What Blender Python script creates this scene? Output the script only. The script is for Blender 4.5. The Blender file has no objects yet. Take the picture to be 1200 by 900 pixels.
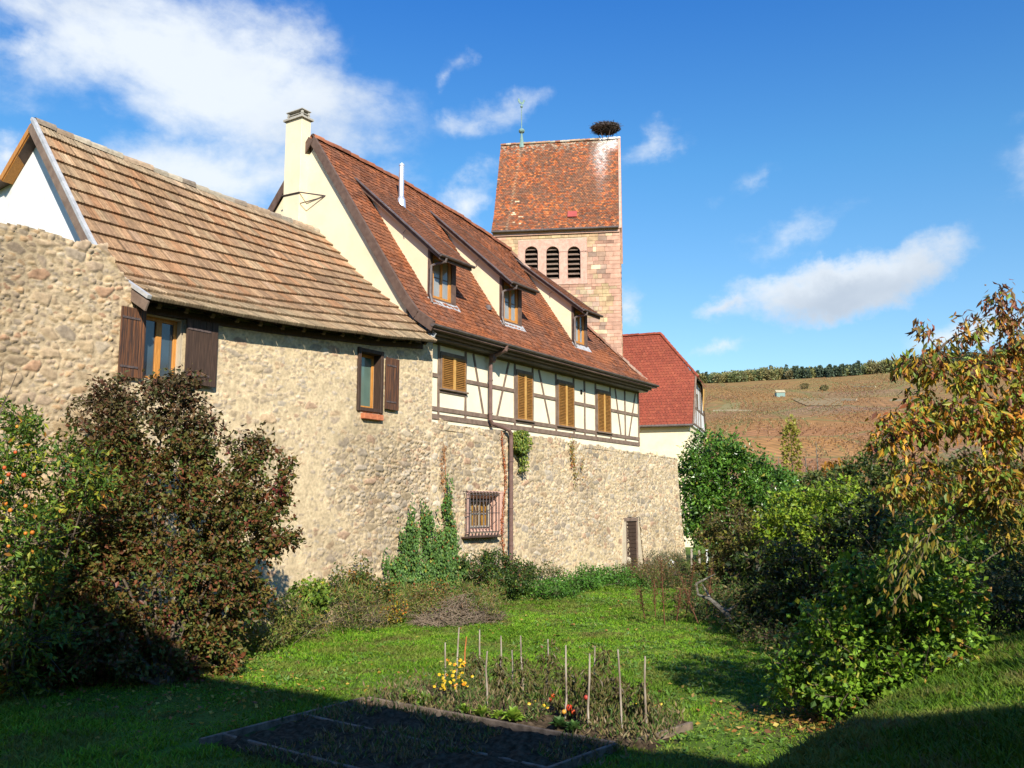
import bpy, bmesh, math, random
import numpy as np
from mathutils import Vector, Matrix

SC = bpy.context.scene
COL = SC.collection
rng = np.random.default_rng(11)
random.seed(5)

# ------------------------------------------------------------------ camera, sky, sun, exposure
FOC = 1050.0
PITCH = math.atan(145 / FOC)
AZ = math.atan(690 / math.hypot(FOC, 145))
CAM = np.array([0, -15.05, 2.6])
FW = np.array([math.cos(AZ), math.sin(AZ), 0.0])
RT = np.array([math.sin(AZ), -math.cos(AZ), 0.0])
UP = np.array([0, 0, 1.0])
_f3 = FW * math.cos(PITCH) + UP * math.sin(PITCH)
_u3 = -FW * math.sin(PITCH) + UP * math.cos(PITCH)

cam = bpy.data.cameras.new('camera')
cam.sensor_width = 36
cam.lens = FOC / 1200 * 36
cam.clip_end = 6000
cam.clip_start = 0.1
camo = bpy.data.objects.new('camera', cam)
COL.objects.link(camo)
camo.location = CAM
camo.rotation_euler = (math.pi / 2 + PITCH, 0, AZ - math.pi / 2)
SC.camera = camo

SUN_EL = math.radians(33)
SH = np.array([-0.672, -0.742, 0]); SH /= np.linalg.norm(SH)
SUN = SH * math.cos(SUN_EL) + UP * math.sin(SUN_EL)
sun = bpy.data.lights.new('sun', 'SUN')
sun.energy = 5.0
sun.angle = math.radians(0.5)
sun.color = (1.0, 0.93, 0.80)
suno = bpy.data.objects.new('sun', sun)
COL.objects.link(suno)
suno.rotation_euler = Vector(SUN).to_track_quat('Z', 'Y').to_euler()
suno.location = (-30, -40, 40)

SC.view_settings.view_transform = 'Standard'
SC.view_settings.look = 'None'
SC.view_settings.gamma = 1
SC.view_settings.exposure = 0.58
SC.view_settings.use_curve_mapping = False
SKY_STRENGTH = 0.085
cy = SC.cycles
cy.max_bounces = 4; cy.diffuse_bounces = 2; cy.glossy_bounces = 2; cy.transmission_bounces = 3; cy.transparent_max_bounces = 4
cy.caustics_reflective = False; cy.caustics_refractive = False
cy.use_denoising = True
cy.sample_clamp_indirect = 4

def ray(x, y):
    d = _f3 * FOC + RT * (x - 600) - _u3 * (y - 450)
    return d / np.linalg.norm(d)
def onV(x, y, v):
    d = ray(x, y); return CAM + d * (v - CAM[1]) / d[1]
def onU(x, y, u):
    d = ray(x, y); return CAM + d * (u - CAM[0]) / d[0]
def onZ(x, y, z=0.0):
    d = ray(x, y); return CAM + d * (z - CAM[2]) / d[2]
def onD(x, y, D):
    d = ray(x, y); return CAM + d * D / np.dot(d, FW)
def onP(x, y, p0, n):
    d = ray(x, y); p0 = np.array(p0); n = np.array(n)
    return CAM + d * (np.dot(p0 - CAM, n) / np.dot(d, n))

# world
W = bpy.data.worlds.new('World'); SC.world = W; W.use_nodes = True
def build_world():
    nt = W.node_tree; N = nt.nodes; L = nt.links
    N.clear()
    out = N.new('ShaderNodeOutputWorld'); bg = N.new('ShaderNodeBackground')
    bg.inputs['Strength'].default_value = SKY_STRENGTH
    L.new(bg.outputs[0], out.inputs[0])
    sky = N.new('ShaderNodeTexSky'); sky.sky_type = 'NISHITA'; sky.sun_disc = False
    sky.sun_elevation = SUN_EL; sky.sun_rotation = math.atan2(SUN[0], SUN[1])
    sky.air_density = 1.0; sky.dust_density = 0.35; sky.ozone_density = 2.0; sky.altitude = 250
    tint = N.new('ShaderNodeMix'); tint.data_type = 'RGBA'; tint.blend_type = 'MULTIPLY'
    tint.inputs['Factor'].default_value = 1.0
    tc = N.new('ShaderNodeTexCoord')
    sz = N.new('ShaderNodeSeparateXYZ'); L.new(tc.outputs['Generated'], sz.inputs[0])
    tr = N.new('ShaderNodeValToRGB'); tr.color_ramp.elements.new(.5); L.new(sz.outputs['Z'], tr.inputs[0])
    for e, (p, c) in zip(tr.color_ramp.elements, ((.10, (1.10, 1.22, 1.18)), (.36, (.60, 1.20, 1.50)), (.56, (.25, .90, 1.68)))): e.position = p; e.color = (*c, 1)
    L.new(sky.outputs[0], tint.inputs['A']); L.new(tr.outputs[0], tint.inputs['B'])
    def vm(op, a=None, b=None):
        n = N.new('ShaderNodeVectorMath'); n.operation = op
        for i, s in enumerate((a, b)):
            if s is None: continue
            if isinstance(s, (tuple, list, np.ndarray)): n.inputs[i].default_value = tuple(s)
            else: L.new(s, n.inputs[i])
        return n.outputs['Value'] if op in ('DOT_PRODUCT', 'LENGTH') else n.outputs[0]
    def ma(op, a, b=None, c=None, clamp=False):
        n = N.new('ShaderNodeMath'); n.operation = op; n.use_clamp = clamp
        for i, s in enumerate((a, b, c)):
            if s is None: continue
            if isinstance(s, (int, float)): n.inputs[i].default_value = s
            else: L.new(s, n.inputs[i])
        return n.outputs[0]
    def noise(vec, scale, detail, rough=0.55, dist=0.0):
        n = N.new('ShaderNodeTexNoise'); n.inputs['Scale'].default_value = scale; n.inputs['Detail'].default_value = detail
        n.inputs['Roughness'].default_value = rough; n.inputs['Distortion'].default_value = dist
        L.new(vec, n.inputs['Vector']); return n.outputs['Fac']
    d0 = tc.outputs['Generated']
    def warp(v, scale, amt, det):
        n = N.new('ShaderNodeTexNoise'); n.inputs['Scale'].default_value = scale; n.inputs['Detail'].default_value = det; n.inputs['Roughness'].default_value = .62; L.new(v, n.inputs['Vector'])
        return vm('ADD', v, vm('MULTIPLY', vm('SUBTRACT', n.outputs['Color'], (.5, .5, .5)), (amt, amt, amt*.8)))
    d = warp(d0, 7, .15, 10)
    squash = vm('MULTIPLY', d0, (1.0, 1.0, 1.9))
    n1 = noise(squash, 5.5, 9, 0.6, 0.25)
    n2 = noise(squash, 16, 6, 0.6)
    nz = ma('ADD', ma('MULTIPLY', ma('SUBTRACT', n1, 0.5), 3.0), ma('MULTIPLY', ma('SUBTRACT', n2, 0.5), 1.3))
    # cloud banks: picture of the day's sky as (x, y, half width, half height, tilt, density)
    clouds = [(245, 90, 330, 130, 0.10, .92), (230, 205, 230, 95, -0.1, .80), (435, 215, 140, 85, -.3, .62), (560, 225, 85, 55, -.5, .85),
              (985, 330, 178, 56, -0.2, 1.45), (1075, 305, 90, 40, -.1, .75), (860, 362, 70, 24, 0.0, .7), (5, 180, 55, 50, 0, .8), (740, 355, 30, 45, 0, .45),
              (765, 172, 85, 34, -.45, .46), (865, 208, 55, 32, -.3, .38), (925, 270, 120, 36, -.4, .38), (575, 124, 85, 34, -.15, .36), (530, 66, 34, 26, 0, .34),
              (850, 418, 75, 18, 0, .5), (1130, 388, 90, 30, -.1, .55), (40, 40, 190, 30, .05, .55), (1090, 440, 90, 14, 0, .4), (1560, 150, 380, 90, .1, .8), (-350, 150, 350, 130, 0, .9)]
    dens = None
    shade = None
    for (x, y, a, b, t, k) in clouds:
        c = ray(x, y); u = np.cross(c, UP); u /= np.linalg.norm(u); v = np.cross(u, c)
        pu = u * math.cos(t) - v * math.sin(t); pv = u * math.sin(t) + v * math.cos(t)
        sa = a / 1150; sb = b / 1150
        eu = vm('DOT_PRODUCT', d, pu / sa); ev = vm('DOT_PRODUCT', d, pv / sb)
        r = ma('SQRT', ma('ADD', ma('MULTIPLY', eu, eu), ma('MULTIPLY', ev, ev)))
        front = ma('GREATER_THAN', vm('DOT_PRODUCT', d, c), 0.3)
        f = ma('MULTIPLY', ma('MULTIPLY', ma('SUBTRACT', 1.0, r, clamp=True), k), front)
        dens = f if dens is None else ma('MAXIMUM', dens, f)
        if (x, y) in ((265, 95), (985, 330), (860, 362)):
            sh = ma('MULTIPLY', f, ma('ADD', ma('MULTIPLY', ev, -0.55), 0.35, clamp=True))
            shade = sh if shade is None else ma('MAXIMUM', shade, sh)
    cov = ma('ADD', dens, ma('MULTIPLY', nz, ma('MINIMUM', ma('MULTIPLY', dens, 1.7), 0.42)))
    mr = N.new('ShaderNodeMapRange'); mr.interpolation_type = 'SMOOTHSTEP'
    mr.inputs['From Min'].default_value = 0.11; mr.inputs['From Max'].default_value = 0.76
    L.new(cov, mr.inputs['Value'])
    mask = mr.outputs[0]
    # cloud tone: white with greyer thick bellies
    n3 = noise(squash, 7.0, 5, 0.5)
    g = ma('ADD', ma('MULTIPLY', shade, 1.25), ma('MULTIPLY', ma('SUBTRACT', n3, 0.47), 1.1), clamp=True)
    ct = N.new('ShaderNodeMix'); ct.data_type = 'RGBA'
    L.new(g, ct.inputs['Factor'])
    ct.inputs['A'].default_value = (7.2, 7.7, 8.2, 1); ct.inputs['B'].default_value = (3.7, 4.35, 5.3, 1)
    mx = N.new('ShaderNodeMix'); mx.data_type = 'RGBA'
    L.new(ma('MULTIPLY', mask, 0.94), mx.inputs['Factor']); L.new(tint.outputs['Result'], mx.inputs['A']); L.new(ct.outputs['Result'], mx.inputs['B'])
    L.new(mx.outputs['Result'], bg.inputs['Color'])
build_world()

# ------------------------------------------------------------------ helpers
BASE = {}
def base_of(o):
    while o is not None:
        if o.name in BASE: return BASE[o.name]
        o = o.parent
    return np.zeros(3)
def tag(o, label, cat, group=None, kind=None):
    if label: o['label'] = label
    if cat: o['category'] = cat
    if group: o['group'] = group
    if kind: o['kind'] = kind
    return o
def thing(name, loc, label, cat, group=None):
    o = bpy.data.objects.new(name, None); COL.objects.link(o)
    o.empty_display_size = 0.2
    o.location = tuple(float(c) for c in loc)
    BASE[o.name] = np.array(loc, float)
    return tag(o, label, cat, group)
def mk(name, V, F, mat, parent=None, col=None, smooth=False, label=None, matidx=None):
    """one mesh object from world coordinates; F: list of index lists, or an (n,3)/(n,4) array"""
    V = np.asarray(V, float).reshape(-1, 3)
    if parent is not None: V = V - base_of(parent)
    me = bpy.data.meshes.new(name)
    if isinstance(F, np.ndarray):
        k = F.shape[1]; n = F.shape[0]
        me.vertices.add(len(V)); me.vertices.foreach_set('co', V.astype(np.float32).ravel())
        me.loops.add(n * k); me.loops.foreach_set('vertex_index', F.astype(np.int32).ravel())
        me.polygons.add(n)
        me.polygons.foreach_set('loop_start', np.arange(0, n * k, k, dtype=np.int32))
        me.polygons.foreach_set('loop_total', np.full(n, k, dtype=np.int32))
        me.update(calc_edges=True); me.validate()
    else:
        me.from_pydata([tuple(v) for v in V], [], [list(f) for f in F]); me.update()
    if col is not None:
        a = me.color_attributes.new('Col', 'FLOAT_COLOR', 'POINT')
        c = np.ones((len(V), 4), np.float32); c[:, :3] = np.asarray(col, np.float32)
        a.data.foreach_set('color', c.ravel())
    me.polygons.foreach_set('use_smooth', np.full(len(me.polygons), bool(smooth)))
    for m in (mat if isinstance(mat, (list, tuple)) else [mat]): me.materials.append(m)
    if matidx is not None: me.polygons.foreach_set('material_index', np.asarray(matidx, np.int32))
    o = bpy.data.objects.new(name, me); COL.objects.link(o)
    if parent is not None: o.parent = parent
    if label: o['label'] = label
    return o

class Geo:
    """collects solids, then builds ONE mesh"""
    def __init__(s): s.V = []; s.F = []
    def add(s, V, F):
        b = len(s.V); s.V += [tuple(map(float, v)) for v in V]; s.F += [[i + b for i in f] for f in F]; return s
    def box(s, a, b):
        x0, y0, z0 = np.minimum(a, b); x1, y1, z1 = np.maximum(a, b)
        return s.add([(x0,y0,z0),(x1,y0,z0),(x1,y1,z0),(x0,y1,z0),(x0,y0,z1),(x1,y0,z1),(x1,y1,z1),(x0,y1,z1)],
                     [(0,3,2,1),(4,5,6,7),(0,1,5,4),(1,2,6,5),(2,3,7,6),(3,0,4,7)])
    def bar(s, p, q, w, h, side=None):
        """bar of w (along side) x h from p to q"""
        p = np.array(p, float); q = np.array(q, float); d = q - p; d /= np.linalg.norm(d)
        sd = np.array(side if side is not None else (0, 0, 1), float)
        sd = sd - d * (sd @ d); sd /= np.linalg.norm(sd); t = np.cross(d, sd)
        V = []
        for c in (p, q):
            for (i, j) in ((-1,-1),(1,-1),(1,1),(-1,1)): V.append(c + sd * w / 2 * i + t * h / 2 * j)
        return s.add(V, [(0,1,2,3),(7,6,5,4),(0,4,5,1),(1,5,6,2),(2,6,7,3),(3,7,4,0)])
    def tube(s, pts, r, k=8, caps=True):
        pts = np.array(pts, float); n = len(pts); r = np.broadcast_to(np.array(r, float), (n,))
        V = []; prev = None
        for i in range(n):
            d = pts[min(i+1, n-1)] - pts[max(i-1, 0)]; d = d / (np.linalg.norm(d) + 1e-9)
            a = np.cross(d, (0, 0, 1.0)) if prev is None else prev - d * (prev @ d)
            if np.linalg.norm(a) < 1e-3: a = np.cross(d, (1.0, 0, 0))
            a /= np.linalg.norm(a); prev = a; b = np.cross(d, a)
            for j in range(k):
                t = 2 * math.pi * j / k; V.append(pts[i] + r[i] * (a * math.cos(t) + b * math.sin(t)))
        F = [(i*k+j, i*k+(j+1) % k, (i+1)*k+(j+1) % k, (i+1)*k+j) for i in range(n-1) for j in range(k)]
        if caps: F += [tuple(range(k))[::-1], tuple(range((n-1)*k, n*k))]
        return s.add(V, F)
    def prism(s, poly, off):
        """poly: 3D points in order; extruded by vector off"""
        n = len(poly); P = [np.array(p, float) for p in poly]; o = np.array(off, float)
        V = P + [p + o for p in P]
        F = [tuple(range(n))[::-1], tuple(range(n, 2*n))] + [(i, (i+1) % n, (i+1) % n + n, i + n) for i in range(n)]
        return s.add(V, F)
    def lathe(s, c, prof, k=12):
        V = []; n = len(prof)
        for (r, z) in prof:
            for j in range(k):
                t = 2*math.pi*j/k; V.append((c[0]+r*math.cos(t), c[1]+r*math.sin(t), c[2]+z))
        F = [(i*k+j, i*k+(j+1) % k, (i+1)*k+(j+1) % k, (i+1)*k+j) for i in range(n-1) for j in range(k)]
        F += [tuple(range(k))[::-1], tuple(range((n-1)*k, n*k))]
        return s.add(V, F)
    def quad(s, a, b, c, d): return s.add([a, b, c, d], [(0, 1, 2, 3)])
    def build(s, name, mat, parent=None, smooth=False, label=None, bevel=0.0):
        o = mk(name, s.V, s.F, mat, parent, smooth=smooth, label=label)
        bm = bmesh.new(); bm.from_mesh(o.data); bmesh.ops.recalc_face_normals(bm, faces=bm.faces)
        if bevel > 0:
            bmesh.ops.bevel(bm, geom=[e for e in bm.edges if len(e.link_faces) == 2 and e.calc_face_angle(0) > .6], offset=bevel, segments=1, affect='EDGES', clamp_overlap=True)
        bm.to_mesh(o.data); bm.free()
        return o

# value noise for building shapes
_T = rng.random((256, 256))
def vn(x, y):
    x = np.asarray(x, float); y = np.asarray(y, float)
    xi = np.floor(x).astype(int); yi = np.floor(y).astype(int); fx = x - xi; fy = y - yi
    fx = fx*fx*(3-2*fx); fy = fy*fy*(3-2*fy)
    a = _T[xi & 255, yi & 255]; b = _T[(xi+1) & 255, yi & 255]; c = _T[xi & 255, (yi+1) & 255]; d = _T[(xi+1) & 255, (yi+1) & 255]
    return (a*(1-fx)+b*fx)*(1-fy) + (c*(1-fx)+d*fx)*fy
def fbm(x, y, o=4):
    s = 0; a = 0.5; x = np.asarray(x, float); y = np.asarray(y, float)
    for i in range(o): s = s + a*vn(x + 17.3*i, y + 9.1*i); x = x*2.03; y = y*2.03; a *= .5
    return s / (1 - .5**o)
def sst(a, b, x):
    t = np.clip((x-a)/(b-a), 0, 1); return t*t*(3-2*t)
def h2(i, j, k=0): return _T[(i*7 + j*131 + k*53) & 255, (j*17 + i*61 + k*29) & 255]
def vor(x, y, jit=.85, k=0):
    xi = np.floor(x).astype(int); yi = np.floor(y).astype(int)
    F1 = np.full(x.shape, 9.); F2 = np.full(x.shape, 9.); I = np.zeros(x.shape, int); J = np.zeros(x.shape, int)
    for di in (-1, 0, 1):
        for dj in (-1, 0, 1):
            i = xi+di; j = yi+dj
            px = i + .5 + jit*(h2(i, j, k)-.5); py = j + .5 + jit*(h2(i, j, k+1)-.5)
            d = np.hypot(x-px, y-py); m = d < F1
            F2 = np.where(m, F1, np.minimum(F2, d)); I = np.where(m, i, I); J = np.where(m, j, J); F1 = np.where(m, d, F1)
    return F1, F2, I, J

# ------------------------------------------------------------------ materials
def _mat(name):
    m = bpy.data.materials.new(name); m.use_nodes = True
    nt = m.node_tree; return m, nt.nodes, nt.links, nt.nodes['Principled BSDF']
def mat_attr(name, rough=.85, scale=8, amt=.35, bump=.15, bscale=40, trans=0.0, spec=.3, coat=0):
    """colour from the mesh's own colour attribute, broken up by noise"""
    m, N, L, P = _mat(name)
    at = N.new('ShaderNodeAttribute'); at.attribute_name = 'Col'
    tc = N.new('ShaderNodeTexCoord')
    nz = N.new('ShaderNodeTexNoise'); nz.inputs['Scale'].default_value = scale; nz.inputs['Detail'].default_value = 6
    L.new(tc.outputs['Object'], nz.inputs['Vector'])
    mr = N.new('ShaderNodeMapRange'); mr.inputs['From Min'].default_value = .25; mr.inputs['From Max'].default_value = .75
    mr.inputs['To Min'].default_value = 1-amt; mr.inputs['To Max'].default_value = 1+amt; L.new(nz.outputs['Fac'], mr.inputs['Value'])
    vm = N.new('ShaderNodeVectorMath'); vm.operation = 'SCALE'; L.new(at.outputs['Color'], vm.inputs[0]); L.new(mr.outputs[0], vm.inputs['Scale'])
    L.new(vm.outputs[0], P.inputs['Base Color']); P.inputs['Roughness'].default_value = rough
    P.inputs['Specular IOR Level'].default_value = spec
    if bump:
        n2 = N.new('ShaderNodeTexNoise'); n2.inputs['Scale'].default_value = bscale; n2.inputs['Detail'].default_value = 5
        L.new(tc.outputs['Object'], n2.inputs['Vector'])
        b = N.new('ShaderNodeBump'); b.inputs['Strength'].default_value = bump; b.inputs['Distance'].default_value = .02
        L.new(n2.outputs['Fac'], b.inputs['Height']); L.new(b.outputs[0], P.inputs['Normal'])
    if trans:
        tr = N.new('ShaderNodeBsdfTranslucent'); mx = N.new('ShaderNodeMixShader'); mx.inputs[0].default_value = trans
        L.new(vm.outputs[0], tr.inputs[0]); L.new(P.outputs[0], mx.inputs[1]); L.new(tr.outputs[0], mx.inputs[2])
        L.new(mx.outputs[0], N['Material Output'].inputs[0])
    return m
def mat_noise(name, c1, c2, scale=6, rough=.8, bump=.1, bscale=60, stretch=(1, 1, 1), spec=.3, metal=0, detail=6, lo=.35, hi=.65):
    m, N, L, P = _mat(name)
    tc = N.new('ShaderNodeTexCoord'); mp = N.new('ShaderNodeMapping'); mp.inputs['Scale'].default_value = stretch
    L.new(tc.outputs['Object'], mp.inputs['Vector'])
    nz = N.new('ShaderNodeTexNoise'); nz.inputs['Scale'].default_value = scale; nz.inputs['Detail'].default_value = detail; nz.inputs['Roughness'].default_value = .6
    L.new(mp.outputs[0], nz.inputs['Vector'])
    cr = N.new('ShaderNodeValToRGB'); cr.color_ramp.elements[0].position = lo; cr.color_ramp.elements[1].position = hi
    cr.color_ramp.elements[0].color = (*c1, 1); cr.color_ramp.elements[1].color = (*c2, 1)
    L.new(nz.outputs['Fac'], cr.inputs[0]); L.new(cr.outputs[0], P.inputs['Base Color'])
    P.inputs['Roughness'].default_value = rough; P.inputs['Specular IOR Level'].default_value = spec; P.inputs['Metallic'].default_value = metal
    if bump:
        n2 = N.new('ShaderNodeTexNoise'); n2.inputs['Scale'].default_value = bscale; n2.inputs['Detail'].default_value = 4
        L.new(mp.outputs[0], n2.inputs['Vector'])
        b = N.new('ShaderNodeBump'); b.inputs['Strength'].default_value = bump; b.inputs['Distance'].default_value = .02
        L.new(n2.outputs['Fac'], b.inputs['Height']); L.new(b.outputs[0], P.inputs['Normal'])
    return m

M = {}
M['stone'] = mat_attr('rubble_stone', .95, 14, .28, .35, 45, spec=.15)
M['tile'] = mat_attr('clay_tile', .85, 10, .30, .2, 60, spec=.2)
M['leaf'] = mat_attr('leaf', .5, 3, .25, 0, 1, trans=.28, spec=.35)
M['gloss_leaf'] = mat_attr('glossy_leaf', .3, 3, .2, 0, 1, trans=.18, spec=.5)
M['grass'] = mat_attr('grass_blade', .6, 2, .25, 0, 1, trans=.3, spec=.2)
M['veg'] = mat_attr('fruit_and_petal', .45, 6, .15, 0, 1, spec=.4)
M['bark'] = mat_noise('bark', (.06, .045, .03), (.16, .12, .085), 9, .9, .5, 30, (1, 1, .3))
M['palebark'] = mat_noise('pale_bark', (.07, .06, .045), (.24, .22, .17), 9, .9, .5, 25)
M['cream'] = mat_noise('cream_render', (.70, .585, .385), (.83, .715, .49), 1.1, .9, .16, 60, lo=.22, hi=.60, detail=9)
M['creampanel'] = mat_noise('cream_panel', (.73, .635, .45), (.85, .775, .57), 1.4, .9, .18, 50, lo=.22, hi=.60, detail=9)
M['white'] = mat_noise('white_limewash', (.50, .47, .41), (.84, .83, .80), 1.1, .92, .2, 40, lo=.25, hi=.50, detail=9)
M['timber'] = mat_noise('grey_brown_timber', (.155, .105, .078), (.245, .175, .13), 5, .85, .25, 40, (1, 1, 1))
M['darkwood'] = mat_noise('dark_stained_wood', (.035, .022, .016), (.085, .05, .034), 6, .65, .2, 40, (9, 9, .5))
M['fascia'] = mat_noise('brown_fascia', (.10, .06, .045), (.155, .10, .075), 6, .7, .15, 40)
M['shutter'] = mat_noise('varnished_slat_wood', (.22, .10, .026), (.38, .185, .048), 5, .6, .15, 40, (1, 1, 6))
M['shutterpale'] = mat_noise('pale_varnished_wood', (.48, .26, .07), (.58, .34, .10), 6, .55, .1, 40)
M['orangewood'] = mat_noise('orange_window_wood', (.42, .17, .035), (.60, .27, .06), 7, .5, .1, 30, (6, 6, .6))
M['redwood'] = mat_noise('weathered_shutter_wood', (.045, .028, .022), (.26, .10, .035), 5, .6, .2, 30, (10, 10, .35), lo=.42, hi=.74)
M['zinc'] = mat_noise('zinc', (.40, .40, .40), (.56, .56, .55), 8, .5, .05, 30, metal=.15)
M['steel'] = mat_noise('bright_steel', (.75, .77, .8), (.85, .87, .9), 8, .3, .0, 30, metal=.7)
M['gutter'] = mat_noise('brown_gutter', (.10, .08, .075), (.16, .13, .12), 6, .45, .05, 30)
M['pipe'] = mat_noise('red_brown_pipe', (.13, .075, .06), (.19, .115, .095), 5, .5, .05, 30)
M['iron'] = mat_noise('iron', (.05, .04, .04), (.14, .10, .09), 20, .7, .2, 60)
M['pinkstone'] = mat_noise('pink_sandstone', (.50, .29, .22), (.62, .40, .31), 5, .9, .25, 40)
M['dark'] = mat_noise('dark_interior', (.008, .007, .006), (.014, .012, .011), 4, .9, 0)
M['soil'] = None
M['soil'] = mat_noise('garden_soil', (.036, .026, .016), (.11, .08, .052), 14, 1.0, .8, 30, spec=.0)
M['board'] = mat_noise('weathered_board', (.10, .075, .055), (.25, .19, .14), 7, .9, .4, 40, (1, 1, 1))
M['stake'] = mat_noise('grey_stake_wood', (.20, .155, .115), (.42, .36, .29), 9, .85, .2, 50, (1, 1, .4))
M['rust'] = mat_noise('rusty_stake', (.36, .12, .035), (.50, .19, .06), 9, .85, .2, 50)
M['whitepaint'] = mat_noise('white_paint', (.74, .74, .72), (.82, .82, .8), 5, .6, .05, 30)
M['concrete'] = mat_noise('grey_concrete', (.34, .31, .26), (.48, .45, .38), 6, .9, .3, 40)
M['mortar'] = mat_noise('old_mortar', (.44, .36, .25), (.55, .46, .33), 4, .95, .4, 30)
M['palemortar'] = mat_noise('pale_mortar', (.48, .40, .28), (.56, .47, .34), 4, .95, .3, 30)
M['brick'] = mat_noise('red_brick', (.42, .13, .06), (.55, .2, .09), 12, .9, .3, 50)
M['copper'] = mat_noise('green_copper', (.12, .22, .2), (.25, .36, .32), 12, .6, .1, 40)
M['curtain_or_backing'] = mat_noise('amber_curtain', (.20, .09, .012), (.42, .22, .03), 8, .9, .1, 30, (1, 1, .4))
def mat_glass(name, c, rough=.06):
    m, N, L, P = _mat(name)
    tc = N.new('ShaderNodeTexCoord'); nz = N.new('ShaderNodeTexNoise'); nz.inputs['Scale'].default_value = 2.5
    L.new(tc.outputs['Object'], nz.inputs['Vector'])
    cr = N.new('ShaderNodeValToRGB'); cr.color_ramp.elements[0].color = (c[0]*.7, c[1]*.7, c[2]*.7, 1); cr.color_ramp.elements[1].color = (c[0]*1.3, c[1]*1.3, c[2]*1.3, 1)
    L.new(nz.outputs['Fac'], cr.inputs[0]); L.new(cr.outputs[0], P.inputs['Base Color'])
    P.inputs['Roughness'].default_value = rough; P.inputs['IOR'].default_value = 1.6; P.inputs['Specular IOR Level'].default_value = .8
    b = N.new('ShaderNodeBump'); b.inputs['Strength'].default_value = .03; L.new(nz.outputs['Fac'], b.inputs['Height']); L.new(b.outputs[0], P.inputs['Normal'])
    return m
M['glass'] = mat_glass('window_glass', (.045, .07, .09))
M['glasspale'] = mat_glass('curtained_glass', (.30, .30, .28), .1)
M['glassgreen'] = mat_glass('greenish_glass', (.10, .16, .13))

# ------------------------------------------------------------------ ground: one sheet to the horizon
def bank_line(u): return np.interp(u, [-30, 0, 9.85, 13.15, 21.6, 40, 80], [-9.5, -11.4, -12.3, -12.75, -13.4, -15.5, -20])
BEDS = [(7.0, 9.42, -10.35, -6.45), (9.42, 10.75, -10.75, -6.3)]     # dug soil rectangles: u0,u1,v0,v1
def gz(u, v):
    u = np.asarray(u, float); v = np.asarray(v, float)
    r = np.hypot(u-CAM[0], v-CAM[1])
    near = sst(75, 40, r)
    z = .07*(fbm(u*.35+3, v*.35+8, 3)-.5)*near
    t = bank_line(u)-v
    z = z + near*(.72*sst(0, .95, t) + .50*sst(.6, 3.4, t))
    z = z + near*.22*sst(21, 26, u)*sst(-6.5, -1.0, v)*sst(60, 40, u)
    z = z - near*.05*((u > 6.2) & (u < 10.8) & (v > -10.9) & (v < -6.3))
    az = np.degrees(np.arctan2((u-CAM[0])*RT[0]+(v-CAM[1])*RT[1], (u-CAM[0])*FW[0]+(v-CAM[1])*FW[1]))
    far = np.interp(r, [0, 75, 200, 350, 600, 900, 1050, 1300, 4000], [0, 0, 5, 18, 66, 131, 148, 152, 150])
    wob = 1 + .035*np.sin(np.radians(az*9)) + .06*(fbm(az*.12+40, r*.004, 3)-.5) + .0056*np.clip(az-24, -16, 10)
    return z + far*wob
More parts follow.
